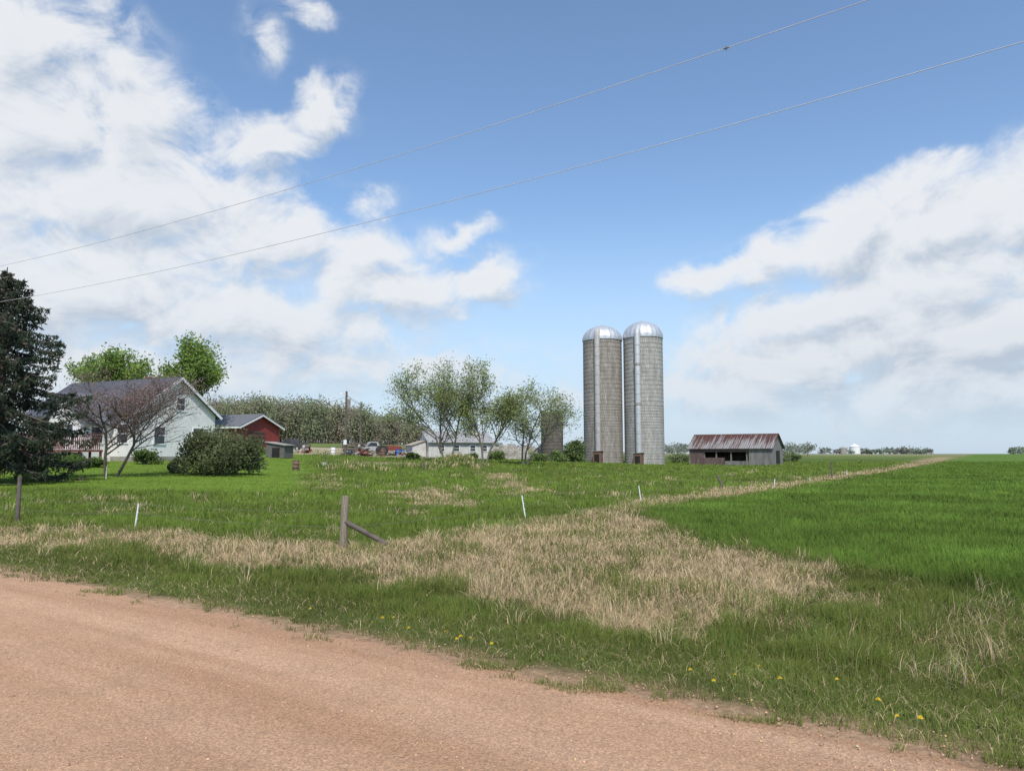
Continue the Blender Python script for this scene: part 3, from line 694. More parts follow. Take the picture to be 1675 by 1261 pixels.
mb.obj('fascia', [M_trim], parent=GA); window(GA, (0, -Wg/2, 1.6), 1.0, .9, 0)

# little shed near lilac
x, y = sv(459, 72); E = empty('small_shed', (x, y, Zf(x, y)), 'small weathered gray lean-to shed', 'shed', rz=math.radians(-15))
mb = MB(); mb.prism([(-1, 0), (1, 0), (1, 1.15), (-1, 1.45)], -.8, .8, 0); mb.obj('wall', [noisy('gray_boards', (.10, .095, .09), (.16, .15, .14), 4, .9, wave=('X', 2, .6))], parent=E)
mb = MB(); mb.box((0, 0, 1.38), (2.4, 1.9, .07), 0, ry=.149); mb.obj('roof', [M_conc], parent=E)
mb = MB(); mb.box((.1, -.82, .5), (.8, .05, .95), 0); mb.obj('door', [M_dark], parent=E)

# white shed in the yard
M_shedw = noisy('peeling_white_boards', (.50, .49, .46), (.66, .65, .62), 2, .8, c3=(.3, .28, .25), wave=('Z', 2.0, .75))
M_shedr = noisy('aged_tin_roof', (.27, .27, .27), (.38, .38, .37), 2, .7, .1, c3=(.3, .2, .15), wave=('X', 1.5, .75))
ang = math.radians(22); Ls, Ws = 8.6, 5.2
gx_, gy_ = sv(693, 96); ce = (gx_+Ls/2*math.cos(ang), gy_+Ls/2*math.sin(ang)); zs_ = Zf(*ce)-.1
E = empty('shed', (ce[0], ce[1], zs_), 'low white wooden shed with aged gray tin roof', 'shed', rz=ang)
mb = MB(); gabled(mb, Ls, Ws, 2.2, 1.3, 0); mb.obj('wall', [M_shedw], parent=E)
mb = MB(); roof(mb, Ls, Ws, 2.2, 1.3, .35, .08, 0); mb.obj('roof', [M_shedr], parent=E)
mb = MB(); mb.box((-Ls/2-.03, -.3, 1.0), (.05, 1.4, 2.0), 0); mb.obj('door', [M_dark], parent=E)  # near-black panel on the wall, paints the shade of a door gap
for xx in (-2.6, -.6, 1.6, 3.2): window(E, (xx, -Ws/2, 1.35), .7, .7, 0)
mb = MB(); mb.prism([(-1.8, 0), (0, 0), (0, 2.3), (-1.8, 1.7)], -2.2, 1.4, 0); an_ = mb.obj('annex', [M_shedw], parent=E); an_.location = (-Ls/2-.06, .6, 0)
mb = MB(); mb.box((-Ls/2-1.0, .2, 2.07), (2.2, 3.9, .07), 0, ry=-.32); mb.obj('annex_roof', [noisy('tan_roof', (.33, .28, .22), (.42, .37, .3), 3)], parent=E)

# ruined whitewashed block wall
M_block, nt = nodes('whitewashed_blocks')
tc = N(nt, 'ShaderNodeTexCoord'); sp = N(nt, 'ShaderNodeSeparateXYZ', inp={0: tc.outputs['Object']}); cb = N(nt, 'ShaderNodeCombineXYZ', inp={0: sp.outputs[0], 1: sp.outputs[2]})
bk = N(nt, 'ShaderNodeTexBrick', inp={'Vector': cb.outputs[0], 'Color1': (.42, .4, .36, 1), 'Color2': (.58, .56, .52, 1), 'Mortar': (.2, .18, .16, 1), 'Scale': 1., 'Mortar Size': .025, 'Brick Width': .5, 'Row Height': .28})
nn_ = N(nt, 'ShaderNodeTexNoise', inp={'Vector': tc.outputs['Object'], 'Scale': 1.3, 'Detail': 9, 'Roughness': .7})
rr_ = N(nt, 'ShaderNodeMapRange', inp={0: nn_.outputs[0], 1: .45, 2: .65})
mx_ = N(nt, 'ShaderNodeMix', data_type='RGBA', inp={0: rr_.outputs[0], 6: bk.outputs[0], 7: (.24, .2, .16, 1)})
pb = N(nt, 'ShaderNodeBsdfPrincipled', inp={'Base Color': mx_.outputs[2], 'Roughness': .95}); N(nt, 'ShaderNodeOutputMaterial', inp={0: pb.outputs[0]})
x, y = sv(850, 103); E = empty('ruined_wall', (x, y, Zf(x, y)-.15), 'broken whitewashed block wall of a fallen barn', 'wall', rz=math.radians(3))
mb = MB(); xx = -5.8
prof = [2.1, 2.25, 2.3, 2.3, 1.6, 2.3, 2.2, 2.35, 2.35, 1.3, 2.0, 2.2, 2.25, 1.9, 1.7, 2.1, 2.15]
for i, hq in enumerate(prof):
    w_ = .58
    if i in (3, 7, 12):
        mb.box((xx+w_/2, 0, .45), (w_, .3, .9), 0); mb.box((xx+w_/2, 0, (1.65+hq)/2), (w_, .3, max(hq-1.65, .1)), 0)
    else: mb.box((xx+w_/2, 0, hq/2), (w_, .3, hq), 0)
    xx += w_
wl = mb.obj('masonry', [M_block], parent=E)
mb = MB(); mb.box((-2.6, 2.3, 1.0), (6.0, .3, 2.0), 0); mb.box((-5.6, 1.15, .95), (.3, 2.0, 1.9), 0); mb.obj('rear_masonry', [M_block], parent=E)

# old barn
M_bw = noisy('gray_barn_boards', (.13, .12, .115), (.27, .255, .24), 1.5, .9, c3=(.12, .07, .06), stretch=(3, 3, .4), wave=('X', 2.2, .6))
M_br = noisy('faded_red_boards', (.10, .055, .05), (.16, .115, .105), 1.5, .9, c3=(.28, .26, .25), stretch=(3, 3, .4), wave=('X', 2.2, .6))
M_roofr, nt = nodes('rusty_corrugated_roof')
tc = N(nt, 'ShaderNodeTexCoord'); mp = N(nt, 'ShaderNodeMapping', inp={0: tc.outputs['Object'], 3: (2.2, .18, .18)})
n_a = N(nt, 'ShaderNodeTexNoise', inp={'Vector': mp.outputs[0], 'Scale': 1.1, 'Detail': 5, 'Roughness': .75})
sp = N(nt, 'ShaderNodeSeparateXYZ', inp={0: tc.outputs['Object']})
gr = N(nt, 'ShaderNodeMapRange', inp={0: sp.outputs[2], 1: 2.4, 2: 4.6, 3: -.10, 4: .12})
ad = N(nt, 'ShaderNodeMath', operation='ADD', inp={0: n_a.outputs[0], 1: gr.outputs[0]})
ra = N(nt, 'ShaderNodeMapRange', inp={0: ad.outputs[0], 1: .43, 2: .56})
mx_ = N(nt, 'ShaderNodeMix', data_type='RGBA', inp={0: ra.outputs[0], 6: (.28, .265, .26, 1), 7: (.10, .046, .038, 1)})
wv = N(nt, 'ShaderNodeTexWave', bands_direction='X', inp={'Vector': tc.outputs['Object'], 'Scale': 1.0}); wr_ = N(nt, 'ShaderNodeMapRange', inp={0: wv.outputs[0], 3: .45, 4: 1.0, 2: .4})
vm = N(nt, 'ShaderNodeVectorMath', operation='MULTIPLY', inp={0: mx_.outputs[2], 1: wr_.outputs[0]})
pb = N(nt, 'ShaderNodeBsdfPrincipled', inp={'Base Color': vm.outputs[0], 'Roughness': .9, 'Specular IOR Level': .2}); N(nt, 'ShaderNodeOutputMaterial', inp={0: pb.outputs[0]})
x, y = sv(1202, 106)
BA = empty('old_barn', (x, y, Zf(x, y)-.05), 'weathered open fronted barn with rusty red roof', 'barn', rz=math.radians(-34))
Lb, Wb, hb, rb = 11.6, 6.0, 2.5, 1.9
a_, b_ = Lb/2, Wb/2
mb = MB()
mb.box((0, b_-.06, hb/2), (Lb, .12, hb), 0)
for s in (-1, 1):
    vs = [(s*a_, -b_, 0), (s*a_, b_, 0), (s*a_, b_, hb), (s*a_, 0, hb+rb), (s*a_, -b_, hb)]; vs2 = [(q[0]-s*.12, q[1], q[2]) for q in vs]
    mb.add(vs+vs2, [(0, 1, 2, 3, 4), (9, 8, 7, 6, 5)]+[(i, (i+1) % 5, 5+(i+1) % 5, 5+i) for i in range(5)], 0)
mb.box((4.2, -b_+.06, hb/2), (3.0, .12, hb), 0); mb.box((-4.7, -b_+.06, hb/2), (1.95, .12, hb), 1)
mb.box((-.5, -b_+.06, 2.2), (6.4, .12, .58), 1); mb.box((-2.2, -b_+.055, .55), (3.0, .1, 1.1), 1); mb.box((1.0, -b_+.05, .35), (3.3, .1, .6), 0)
mb.obj('wall', [M_bw, M_br], parent=BA)
for xx in (-3.65, -1.9, .2, 2.4):
    mb = MB(); mb.box((xx, -b_+.2, hb/2), (.16, .16, hb), 0); mb.obj('support_post', [M_wood], parent=BA)
mb = MB(); roof(mb, Lb, Wb, hb, rb, .3, .06, 0, endover=.3); mb.obj('roof', [M_roofr], parent=BA)
mb = MB(); mb.box((a_+.03, .2, 1.05), (.05, 1.9, 2.1), 0); mb.obj('door', [M_dark], parent=BA)

# distant white bin
x, y = sv(1396, 520); E = empty('grain_bin', (x, y, Zf(x, y)), 'tiny distant white domed grain bin', 'grain bin')
mb = MB(); mb.cyl((0, 0, 0), (0, 0, 5), 3.6, 24, 0); mb.cyl((0, 0, 5), (0, 0, 7), 3.8, 24, 0, .4); mb.obj('wall', [M_trim], parent=E)
mb = MB(); mb.cyl((-7, 3, 0), (-7, 3, 4), 2.4, 24, 0); mb.cyl((-7, 3, 4), (-7, 3, 5.2), 2.5, 24, 0, .3); mb.obj('side_tank', [M_conc], parent=E)

# ------------------------------------------------------------------ utility poles
def pole(px, d, ytop, label, lamp=False, pr=.14):
    x, y = sv(px, d); z0 = Zf(x, y); H = hz(ytop, d)-z0
    E = empty('utility_pole', (x, y, z0), label, 'utility pole', 'utility poles in the farmyard')
    mb = MB(); mb.tube([(0, 0, -.2), (0, 0, H)], [pr, pr*.7], 12); mb.obj('shaft', [M_barkdark], parent=E)
    if lamp:
        mb = MB(); mb.tube([(0, 0, H-.5), (-.4, 0, H-.15), (-.75, 0, H-.15)], [.03]*3, 6); mb.tube([(-.62, 0, H-.18), (-.62, 0, H-.32)], [.1, .16], 12, 1); mb.obj('yard_lamp', [M_wire, M_trim], parent=E)
        mb = MB(); mb.cyl((.28, 0, H-1.7), (.28, 0, H-.9), .2, 14); mb.obj('transformer', [M_conc], parent=E)
        mb = MB(); mb.box((0, -.2, 1.6), (.35, .14, .55), 0); mb.obj('meter_box', [M_trim], parent=E)
    return (x, y, z0+H)
pA = pole(566, 84, 640, 'dark wooden utility pole with yard lamp', True, .17)
pB = pole(590, 118, 657, 'slim wooden utility pole behind the yard', pr=.13)
pC = pole(1319, 190, 722, 'small distant wooden pole beyond the barn', pr=.09)
def wire(name, a, b, sag, r, label, cat='wire', group=None, mat=None):
    mb = MB(); pts = []
    for i in range(25):
        f = i/24; pts.append((a[0]*(1-f)+b[0]*f, a[1]*(1-f)+b[1]*f, a[2]*(1-f)+b[2]*f-sag*4*f*(1-f)))
    mb.tube(pts, [r]*25, 5); return mb.obj(name, [mat or M_line], label=label, cat=cat, group=group)
gA = (cxg+1, cyg, zg+4.0)
wire('service_wire', (pA[0], pA[1], pA[2]-.6), gA, .5, .02, 'thin service wire from pole to garage', group='farmyard wires', mat=M_fwire)
wire('service_wire', (pA[0], pA[1], pA[2]-.3), (pB[0], pB[1], pB[2]-.3), .4, .02, 'thin service wire between the two poles', group='farmyard wires', mat=M_fwire)
wire('service_wire', (pA[0], pA[1], pA[2]-.5), (ce[0]-2, ce[1], zs_+3.2), .6, .02, 'thin service wire from pole to shed', group='farmyard wires', mat=M_fwire)
for k, (zb, vv) in enumerate(((8.47, 12.3), (7.06, 12.3))):
    E = empty('power_line', (0, 0, 0), 'long bare overhead power line above the field', 'power line', 'overhead power lines')
    mb = MB(); pts = []
    for i in range(90):
        u_ = -60+i; x, y = xy(u_, vv); pts.append((x, y, zb+.00135*(u_+16)**2))
    mb.tube(pts, [.0065]*90, 6); mb.obj('wire', [M_line], parent=E)
    if k == 0:
        mb = MB(); u_ = -3.62; x, y = xy(u_, vv); z = zb+.00135*(u_+16)**2
        dx, dy = UX, UY
        mb.tube([(x-dx*.05, y-dy*.05, z), (x, y, z), (x+dx*.05, y+dy*.05, z)], [.01, .02, .01], 8); mb.tube([(x, y, z+.035), (x, y, z-.045)], [.014, .01], 6)
        mb.obj('splice_clamp', [M_fwire], parent=E)

# ------------------------------------------------------------------ fence
def gz(px, py):
    x, y = gp(px, py); return x, y, Zf(x, y)
wp = []
for (px, yb, yt, ln, lab) in [(28, 856, 782, .0, 'weathered wooden fence post beside the dry grass'), (561, 897, 815, .02, 'weathered wooden corner post with diagonal brace'), (1183, 801, 779, -.22, 'short dark leaning wooden fence post'), (1361, 783, 755, .0, 'dark wooden fence post in dry grass'), (410, 792, 762, .02, 'weathered wooden fence post beside the lilac'), (533, 757, 737, .0, 'small wooden post at the lawn edge'), (694, 775, 752, .03, 'thin wooden stake in the pasture')]:
    x, y, z = gz(px, yb)
    if px in (410, 533, 694): y = {410: 44, 533: 62, 694: 55}[px]; x = (px-837.5)/F*y; z = Zf(x, y)
    H = (yb-yt)/F*y*1.02; r_ = {28: .048, 561: .065}.get(px, .05)
    E = empty('fence_post', (x, y, z-.1), lab, 'fence post', 'fence posts along the pasture')
    mb = MB(); mb.tube([(0, 0, 0), (ln*.4, 0, H*.5), (ln, 0, H+.08), (ln, 0, H+.1)], [r_, r_*.97, r_*.93, r_*.8], 12); mb.obj('shaft', [M_wood if px == 561 else M_barkdark], parent=E)
    if px == 561:
        mb = MB(); mb.tube([(.03, -.02, .55), (.72, .1, .16)], [.045, .04], 10); mb.obj('brace', [M_barkdark], parent=E)
    wp.append((px, x+ln, y, z, H))
whites = [(220, 867, 825, .06), (860, 846, 808, -.10), (1049, 821, 794, -.08), (178, 800, 783, .02), (1266, 797, 784, .05), (1326, 791, 781, -.05), (1385, 779, 769, .03)]
for (px, yb, yt, ln) in whites:
    x, y, z = gz(px, yb); H = (yb-yt)/F*y
    if px == 178: y = 36.; x = (px-837.5)/F*y; z = Zf(x, y); H = .6
    E = empty('step_in_post', (x, y, z-.03), 'thin white plastic electric fence post', 'fence post', 'white electric fence posts')
    rr = .018 if y < 28 else .02
    mb = MB(); mb.tube([(0, 0, 0), (ln*.5, 0, H*.5), (ln, 0, H+.03)], [rr, rr, rr*.9], 8)
    for q in (.45, .7, .92): mb.tube([(ln*q, -.0, H*q), (ln*q+.035, -.02, H*q+.01)], [.008, .006], 5)
    mb.obj('shaft', [M_plastic], parent=E)
    wp.append((px, x+ln*.8, y, z, H))
D_ = {w[0]: w for w in wp}
def fw(seq, hs_):
    for a, b in zip(seq[:-1], seq[1:]):
        A_, B_ = D_[a], D_[b]
        for hq in hs_:
            wire('fence_wire', (A_[1], A_[2], A_[3]+min(hq, A_[4])), (B_[1], B_[2], B_[3]+min(hq, B_[4])), .05, .0022, 'thin sagging wire strung between fence posts', group='fence wires', mat=M_fwire)
fw([28, 220, 561, 860, 1049, 1183, 1266, 1361], (.35, .62))
x, y = xy(-30, 8.3); D_[0] = (0, x, y, Zf(x, y), 1.0); fw([0, 28], (.35, .62, .9))

# ------------------------------------------------------------------ farmyard vehicles & things
def wheel(name, parent, c, r, w, hub=None):
    e = empty(name, (0, 0, 0), None, None); e.parent = parent; e.location = c
    mb = MB(); mb.tube([(0, -w/2, 0), (0, -w*.42, 0), (0, w*.42, 0), (0, w/2, 0)], [r*.9, r, r, r*.9], 20); mb.obj('tyre', [M_black], parent=e)
    mb = MB(); mb.tube([(0, -w/2-.02, 0), (0, w/2+.02, 0)], [r*.5, r*.5], 12); mb.obj('rim', [hub or M_wire], parent=e)
def pickup(px, d, rz, colr, label):
    x, y = sv(px, d); E = empty('pickup_truck', (x, y, Zf(x, y)), label, 'truck', rz=rz)
    mt = noisy('truck_paint_'+str(px), colr, tuple(q*1.2 for q in colr), 2, .35, bump=.02)
    mb = MB(); mb.prism([(-2.6, .5), (-2.6, 1.0), (-.75, 1.03), (-.7, 1.03), (-.45, 1.68), (.65, 1.70), (1.15, 1.1), (2.45, .98), (2.6, .75), (2.6, .45), (2.2, .4), (-2.3, .42)], -.9, .9, 0)
    mb.obj('body', [mt], bevel=.05, parent=E)
    mb = MB(); mb.box((-1.6, 0, 1.0), (1.7, 1.5, .12), 0); mb.obj('cargo_bed', [M_dark], parent=E)
    for s in (-1, 1):
        mb = MB(); mb.prism([(-.38, 1.1), (-.25, 1.58), (.6, 1.6), (.98, 1.12)], s*.89, s*.915, 0); mb.obj('window', [M_glass], parent=E)
    mb = MB(); mb.box((.92, 0, 1.38), (.04, 1.5, .62), 0, ry=-.72); mb.obj('windshield', [M_glass], parent=E)
    mb = MB(); mb.box((2.63, 0, .52), (.12, 1.85, .18), 0); mb.obj('bumper', [M_wire], parent=E)
    for sx in (-1.65, 1.65):
        for sy in (-.85, .85): wheel('wheel', E, (sx, sy, .38), .38, .24)
pickup(612, 101, math.radians(200), (.35, .36, .36), 'old gray pickup truck parked in the farmyard')
pickup(478, 104, math.radians(160), (.06, .05, .05), 'dark pickup truck parked behind the garage')
# tractor
x, y = sv(636, 96); E = empty('tractor', (x, y, Zf(x, y)), 'small old red tractor parked in the farmyard', 'tractor', rz=math.radians(20))
mt = noisy('tractor_red', (.18, .035, .028), (.24, .055, .04), 3, .6)
mb = MB(); mb.prism([(-.2, .7), (-.2, 1.35), (1.6, 1.25), (1.7, 1.1), (1.7, .65)], -.28, .28, 0); mb.box((-.8, 0, .85), (1.2, .5, .4), 0); mb.obj('body', [mt], bevel=.04, parent=E)
mb = MB(); mb.tube([(.7, .1, 1.3), (.7, .1, 1.95)], [.04, .04], 8); mb.obj('exhaust_pipe', [M_black], parent=E)
mb = MB(); mb.box((-.75, 0, 1.15), (.45, .5, .08), 0); mb.box((-.98, 0, 1.35), (.07, .5, .4), 0); mb.obj('seat', [M_black], parent=E)
mb = MB(); mb.tube([(-.1, 0, 1.3), (-.35, 0, 1.55)], [.02, .02], 6); mb.tube([(-.35, .2*math.cos(2*math.pi*i/12), 1.55+.18*math.sin(2*math.pi*i/12)) for i in range(13)], [.02]*13, 5); mb.obj('steering_wheel', [M_black], parent=E)
for s in (-1, 1): wheel('wheel', E, (-.85, s*.75, .68), .68, .35, M_rust); wheel('wheel', E, (1.35, s*.55, .38), .38, .2, M_rust)
# hay wagon
x, y = sv(583, 93); E = empty('farm_wagon', (x, y, Zf(x, y)), 'flat wooden wagon loaded with scrap lumber', 'wagon', rz=math.radians(8))
mb = MB(); mb.box((0, 0, .8), (3.4, 1.7, .1), 0); mb.box((0, 0, .68), (3.2, .14, .14), 0); mb.box((-1.66, 0, 1.25), (.08, 1.7, .8), 0); mb.obj('bed', [M_wood], parent=E)
mb = MB()
for i in range(16): mb.box((R.uniform(-.6, .6), R.uniform(-.6, .6), .9+R.random()*.5), (R.uniform(1.2, 2.4), .12, .09), i % 2, rz=R.gauss(0, .15), ry=R.gauss(0, .08))
mb.obj('lumber_load', [M_wood, M_barkdark], parent=E)
for sx in (-1.2, 1.2):
    for sy in (-.7, .7): wheel('wheel', E, (sx, sy, .36), .36, .18)
mb = MB(); mb.tube([(1.7, 0, .6), (3.0, 0, .25)], [.05, .04], 8); mb.obj('tongue', [M_rust], parent=E)
# barrels
def barrel(px, d, mat, label, s=1.):
    x, y = sv(px, d); E = empty('barrel', (x, y, Zf(x, y)-.02), label, 'barrel', 'barrels around the farm')
    mb = MB(); mb.tube([(0, 0, 0), (0, 0, .28*s), (0, 0, .3*s), (0, 0, .32*s), (0, 0, .58*s), (0, 0, .6*s), (0, 0, .62*s), (0, 0, .88*s)], [q*s for q in (.285, .285, .31, .285, .285, .31, .285, .285)], 20); mb.obj('drum', [mat], parent=E)
    mb = MB(); mb.tube([(0, 0, .88*s), (0, 0, .91*s)], [.3*s, .3*s], 20); mb.obj('lid', [mat], parent=E)
M_blue = noisy('blue_plastic', (.03, .11, .35), (.04, .14, .42), 3, .4)
barrel(652, 94, M_blue, 'blue plastic barrel in the farmyard'); barrel(659, 94.5, M_blue, 'blue plastic barrel in the farmyard')
barrel(486, 49, M_rust, 'rusty brown barrel at the lawn edge', .75)
barrel(546, 90, M_trim, 'white drum by the utility pole'); barrel(627, 92, M_rust, 'rusty drum beside the tractor')
x, y = sv(533, 56); E = empty('well_cap', (x, y, Zf(x, y)), 'small round pale concrete well cap', 'well cap')
mb = MB(); mb.tube([(0, 0, 0), (0, 0, .3), (0, 0, .34)], [.32, .3, .25], 20); mb.obj('ring', [noisy('pale_concrete', (.35, .34, .32), (.45, .44, .42), 4)], parent=E)
mb = MB(); mb.tube([(0, 0, .34), (0, 0, .4)], [.2, .2], 12); mb.obj('lid', [M_conc], parent=E)
# junk piles
M_junk = [M_wood, M_barkdark, M_shedw, M_conc, M_redwood, M_conc, M_black]
for (px, d, n_, wd, lab) in [(570, 88, 14, 1.2, 'heap of scrap boards and metal'), (600, 90, 22, 1.8, 'heap of mixed farm scrap'), (645, 99, 24, 1.8, 'heap of scrap boards and metal'), (664, 92, 16, 1.2, 'heap of mixed farm scrap by the shed'), (498, 95, 12, 1.3, 'heap of scrap boards and metal'), (820, 98, 12, 1.6, 'fallen stones beside the ruined wall')]:
    x, y = sv(px, d); mb = MB()
    for i in range(n_):
        rr = R.random(); mb.box((R.gauss(0, wd*.4), R.gauss(0, .5), .12+abs(R.gauss(0, .28))), (R.uniform(.2, 1.3), R.uniform(.1, .5), R.uniform(.08, .45)), 3 if 'stones' in lab else R.randrange(7), rz=R.random()*3, rx=R.gauss(0, .25), ry=R.gauss(0, .25))
    o = mb.obj('scrap_heap' if 'stones' not in lab else 'rubble_heap', M_junk, bevel=.02, label=lab, cat='scrap' if 'stones' not in lab else 'rubble', group='heaps around the farmyard'); o.location = (x, y, Zf(x, y))
for (px, d, h_, w_) in [(812, 96, 1.6, 2.2), (880, 96, 1.5, 2.4), (915, 97, 2.0, 2.4), (770, 92, 1.0, 2.0), (676, 88, .9, 1.6)]:
    bush('shrub', sv(px, d), h_, w_, 'small scrubby bush by the ruined wall', (.15, .21, .07), 1400, .15, 'scrub along the ruined wall')

# ------------------------------------------------------------------ dandelions
M_yel = noisy('dandelion_yellow', (.75, .50, .01), (.85, .62, .02), 30, .8); M_stem = noisy('dandelion_stem', (.1, .17, .04), (.14, .22, .06), 20, .7)
dm = MB(); dm.tube([(0, 0, 0), (.004, 0, .05), (.0, .003, .09)], [.0025]*3, 5, 1)
for ring, (rr_, zz_, nn__) in enumerate([(.018, .088, 14), (.013, .095, 11), (.008, .10, 8)]):
    for i in range(nn__):
        a = 2*math.pi*i/nn__+ring*.2; c_, s_ = math.cos(a), math.sin(a)
        dm.add([(0, 0, .088), (math.cos(a-.18)*rr_*.8, math.sin(a-.18)*rr_*.8, zz_), (c_*rr_*1.05, s_*rr_*1.05, zz_+.001), (math.cos(a+.18)*rr_*.8, math.sin(a+.18)*rr_*.8, zz_)], [(0, 1, 2, 3)], 0)
base = None
spots = [(585, 1025), (598, 1028), (710, 1047), (748, 1045), (756, 1050), (775, 1052), (808, 1058), (450, 1008), (1240, 1095), (1148, 1135), (1285, 1120), (1375, 1115), (1420, 1188), (1475, 1180), (1507, 1188), (1190, 1130), (1400, 900), (1478, 975), (640, 1040), (955, 1085), (1100, 1125), (1195, 855), (1210, 857), (1600, 1100)]
for i, (px, py) in enumerate(spots):
    x, y = gp(px+R.gauss(0, 3), py+12 if py > 990 else py+5)
    if uv(x, y)[1] < 4.95: x, y = xy(uv(x, y)[0], 4.95+R.random()*.3)
    if base is None: base = dm.obj('dandelion', [M_yel, M_stem]); o = base
    else: o = base.copy(); COL.objects.link(o)
    s_ = R.uniform(.75, 1.1)
    o.location = (x, y, Zf(x, y)+R.uniform(0, .02)); o.scale = (s_,)*3; o.rotation_euler = (R.gauss(.15, .15), R.gauss(0, .15), R.random()*6)
    o["label"] = 'yellow dandelion flower in the roadside grass'; o["category"] = 'flower'; o["group"] = 'dandelions along the road'

# ------------------------------------------------------------------ world
SUN_AZ = math.radians(-187)
SUN_EL = math.radians(55)
w = bpy.data.worlds.new('World'); scene.world = w; w.use_nodes = True; nt = w.node_tree; nt.nodes.clear()
sky = N(nt, 'ShaderNodeTexSky', sky_type='NISHITA', sun_disc=False, sun_elevation=SUN_EL, sun_rotation=SUN_AZ, altitude=200, air_density=1.0, dust_density=.8, ozone_density=1.2)
def azel(px, py):
    a, b = ray(px, py); return math.atan(a), math.atan(b/math.sqrt(1+a*a))
blobs = [(40, 70, 190, 110, 0, .95), (180, 30, 90, 40, -20, .5), (30, 200, 230, 120, 0, .95), (230, 205, 150, 75, 0, .92), (400, 228, 190, 45, 18, .85), (525, 175, 85, 50, 40, .9), (545, 150, 45, 45, 0, .85),
         (200, 320, 330, 110, 0, 1.0), (420, 400, 260, 100, 0, .95), (590, 420, 180, 65, 0, .9), (660, 480, 210, 52, 3, 1.), (770, 460, 110, 42, 20, .9), (745, 395, 75, 24, 20, .75), (120, 450, 330, 120, 0, 1.05), (350, 520, 380, 85, 0, .9),
         (505, 15, 70, 26, 0, .6), (430, 60, 60, 50, -50, .38), (600, 330, 85, 28, 15, .65), (300, 600, 500, 70, 0, .8), (700, 610, 340, 55, 0, .6), (900, 650, 260, 35, 0, .5),
         (1230, 430, 160, 40, 8, .95), (1380, 395, 230, 55, 12, 1.1), (1560, 350, 240, 85, 18, 1.2), (1680, 310, 170, 80, 10, 1.2), (1500, 480, 330, 75, 6, 1.05), (1330, 520, 220, 50, 8, .95), (1580, 560, 380, 95, 0, 1.1), (1350, 590, 350, 70, 0, .95), (1200, 640, 420, 55, 0, .8), (1650, 640, 420, 70, 0, .9), (100, 660, 500, 70, 0, .75)]
grp = bpy.data.node_groups.new('cloud_density', 'ShaderNodeTree')
grp.interface.new_socket('P', in_out='INPUT', socket_type='NodeSocketVector'); grp.interface.new_socket('D', in_out='OUTPUT', socket_type='NodeSocketFloat')
gi = grp.nodes.new('NodeGroupInput'); go = grp.nodes.new('NodeGroupOutput')
def GN(t, **k): return N(grp, t, **k)
wn = GN('ShaderNodeTexNoise', inp={'Vector': gi.outputs[0], 'Scale': 7., 'Detail': 5, 'Roughness': .6})
ws = GN('ShaderNodeVectorMath', operation='SUBTRACT', inp={0: wn.outputs['Color'], 1: (.5, .5, .5)})
wm = GN('ShaderNodeVectorMath', operation='MULTIPLY', inp={0: ws.outputs[0], 1: (.14, .09, 0)})
wa = GN('ShaderNodeVectorMath', operation='ADD', inp={0: gi.outputs[0], 1: wm.outputs[0]})
cur = None
for (px, py, rx, ry, rot, wt) in blobs:
    a, e_ = azel(px, py)
    mpn = GN('ShaderNodeMapping', vector_type='TEXTURE', inp={0: wa.outputs[0], 1: (a, e_, 0), 2: (0, 0, math.radians(rot)), 3: (rx/F*1.25, ry/F*1.25, 1)})
    sx = GN('ShaderNodeVectorMath', operation='MULTIPLY', inp={0: mpn.outputs[0], 1: (1, 1, 0)})
    gt_ = GN('ShaderNodeTexGradient', gradient_type='SPHERICAL', inp={0: sx.outputs[0]})
    ml = GN('ShaderNodeMath', operation='MULTIPLY', inp={0: gt_.outputs['Fac'], 1: wt})
    if cur is None: cur = ml.outputs[0]
    else: cur = GN('ShaderNodeMath', operation='SMOOTH_MAX', inp={0: cur, 1: ml.outputs[0], 2: .1}).outputs[0]
fm = GN('ShaderNodeMapping', inp={0: gi.outputs[0], 3: (1., 1.5, 1), 2: (0, 0, math.radians(-25))})
f1 = GN('ShaderNodeTexNoise', inp={'Vector': fm.outputs[0], 'Scale': 10., 'Detail': 10, 'Roughness': .60, 'Distortion': .5})
f2 = GN('ShaderNodeMapRange', clamp=False, inp={0: f1.outputs[0], 1: 0, 2: 1, 3: -1.35, 4: 1.35})
c15 = GN('ShaderNodeMath', operation='MULTIPLY_ADD', inp={0: cur, 1: 1.4, 2: 0.})
gate = GN('ShaderNodeMapRange', inp={0: cur, 1: .12, 2: .28})
fg = GN('ShaderNodeMath', operation='MULTIPLY', inp={0: f2.outputs[0], 1: gate.outputs[0]})
dn = GN('ShaderNodeMath', operation='ADD', inp={0: c15.outputs[0], 1: fg.outputs[0]})
grp.links.new(dn.outputs[0], go.inputs[0])
tc = N(nt, 'ShaderNodeTexCoord'); sp = N(nt, 'ShaderNodeSeparateXYZ', inp={0: tc.outputs['Generated']})
azn = N(nt, 'ShaderNodeMath', operation='ARCTAN2', inp={0: sp.outputs[0], 1: sp.outputs[1]}); eln = N(nt, 'ShaderNodeMath', operation='ARCSINE', inp={0: sp.outputs[2]})
P = N(nt, 'ShaderNodeCombineXYZ', inp={0: azn.outputs[0], 1: eln.outputs[0], 2: 0.})
P2 = N(nt, 'ShaderNodeVectorMath', operation='ADD', inp={0: P.outputs[0], 1: (-.012, .030, 0)})
g1 = N(nt, 'ShaderNodeGroup'); g1.node_tree = grp; nt.links.new(P.outputs[0], g1.inputs[0])
g2 = N(nt, 'ShaderNodeGroup'); g2.node_tree = grp; nt.links.new(P2.outputs[0], g2.inputs[0])
mask = N(nt, 'ShaderNodeMapRange', interpolation_type='SMOOTHSTEP', inp={0: g1.outputs[0], 1: .05, 2: 1.0, 4: .95})
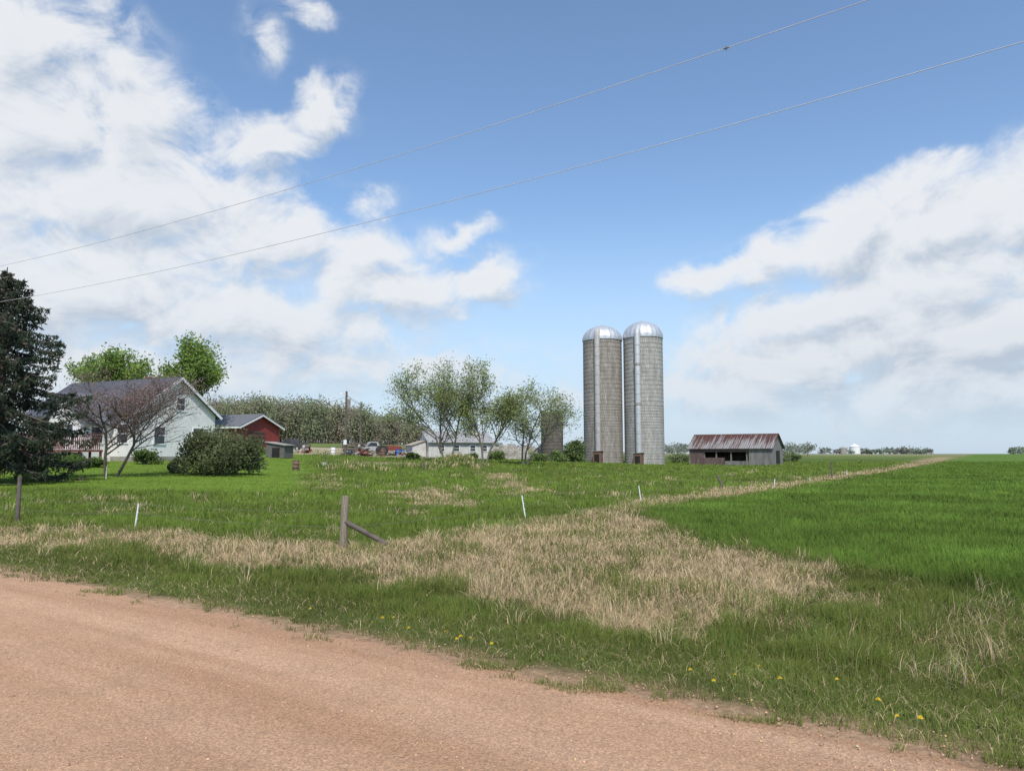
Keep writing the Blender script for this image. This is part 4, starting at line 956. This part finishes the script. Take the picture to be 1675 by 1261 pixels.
df = N(nt, 'ShaderNodeMath', operation='SUBTRACT', inp={0: g1.outputs[0], 1: g2.outputs[0]})
lit = N(nt, 'ShaderNodeMapRange', interpolation_type='SMOOTHSTEP', inp={0: df.outputs[0], 1: -1.0, 2: .40})
lowb = N(nt, 'ShaderNodeMapRange', interpolation_type='SMOOTHSTEP', inp={0: eln.outputs[0], 1: .06, 2: .26, 3: .25, 4: .0})
thick = N(nt, 'ShaderNodeMapRange', inp={0: g1.outputs[0], 1: .7, 2: 1.8, 3: 0., 4: .1})
tl2 = N(nt, 'ShaderNodeMath', operation='ADD', inp={0: thick.outputs[0], 1: lowb.outputs[0]})
litb = N(nt, 'ShaderNodeMath', operation='SUBTRACT', use_clamp=True, inp={0: lit.outputs[0], 1: tl2.outputs[0]})
ccol = N(nt, 'ShaderNodeMix', data_type='RGBA', inp={0: litb.outputs[0], 6: (.54, .62, .73, 1), 7: (.93, .95, .98, 1)})
hzn = N(nt, 'ShaderNodeMapRange', interpolation_type='SMOOTHSTEP', inp={0: eln.outputs[0], 1: .0, 2: .34, 3: .85, 4: 0.})
skc = N(nt, 'ShaderNodeVectorMath', operation='MULTIPLY', inp={0: sky.outputs[0], 1: (1.08, 1.19, 1.25)})
bsky = N(nt, 'ShaderNodeBackground', inp={0: skc.outputs[0], 1: .15})
bhaze = N(nt, 'ShaderNodeBackground', inp={0: (.55, .67, .83, 1), 1: 1.})
bcl = N(nt, 'ShaderNodeBackground', inp={0: ccol.outputs[2], 1: .92})
m1 = N(nt, 'ShaderNodeMixShader', inp={0: hzn.outputs[0], 1: bsky.outputs[0], 2: bhaze.outputs[0]})
hz2 = N(nt, 'ShaderNodeMapRange', interpolation_type='SMOOTHSTEP', inp={0: eln.outputs[0], 1: .01, 2: .12, 3: .35, 4: 1.})
mk = N(nt, 'ShaderNodeMath', operation='MULTIPLY', inp={0: mask.outputs[0], 1: hz2.outputs[0]})
m2 = N(nt, 'ShaderNodeMixShader', inp={0: mk.outputs[0], 1: m1.outputs[0], 2: bcl.outputs[0]})
N(nt, 'ShaderNodeOutputWorld', inp={0: m2.outputs[0]})

sd = bpy.data.lights.new('sun', 'SUN'); sd.energy = 4.0; sd.angle = math.radians(.5); sd.color = (1, .95, .86)
so = bpy.data.objects.new('sun', sd); COL.objects.link(so)
dirv = Vector((math.sin(SUN_AZ)*math.cos(SUN_EL), math.cos(SUN_AZ)*math.cos(SUN_EL), math.sin(SUN_EL)))
so.rotation_euler = dirv.to_track_quat('Z', 'Y').to_euler()

cd = bpy.data.cameras.new('camera'); co = bpy.data.objects.new('camera', cd); COL.objects.link(co)
cd.sensor_width = 36; cd.lens = 36*F/1675; cd.clip_end = 8000; cd.clip_start = .05
co.location = (0, 0, CAMH); co.rotation_euler = (math.pi/2+PITCH, 0, 0)
scene.camera = co
scene.view_settings.view_transform = 'Standard'; scene.view_settings.look = 'None'; scene.view_settings.exposure = 0
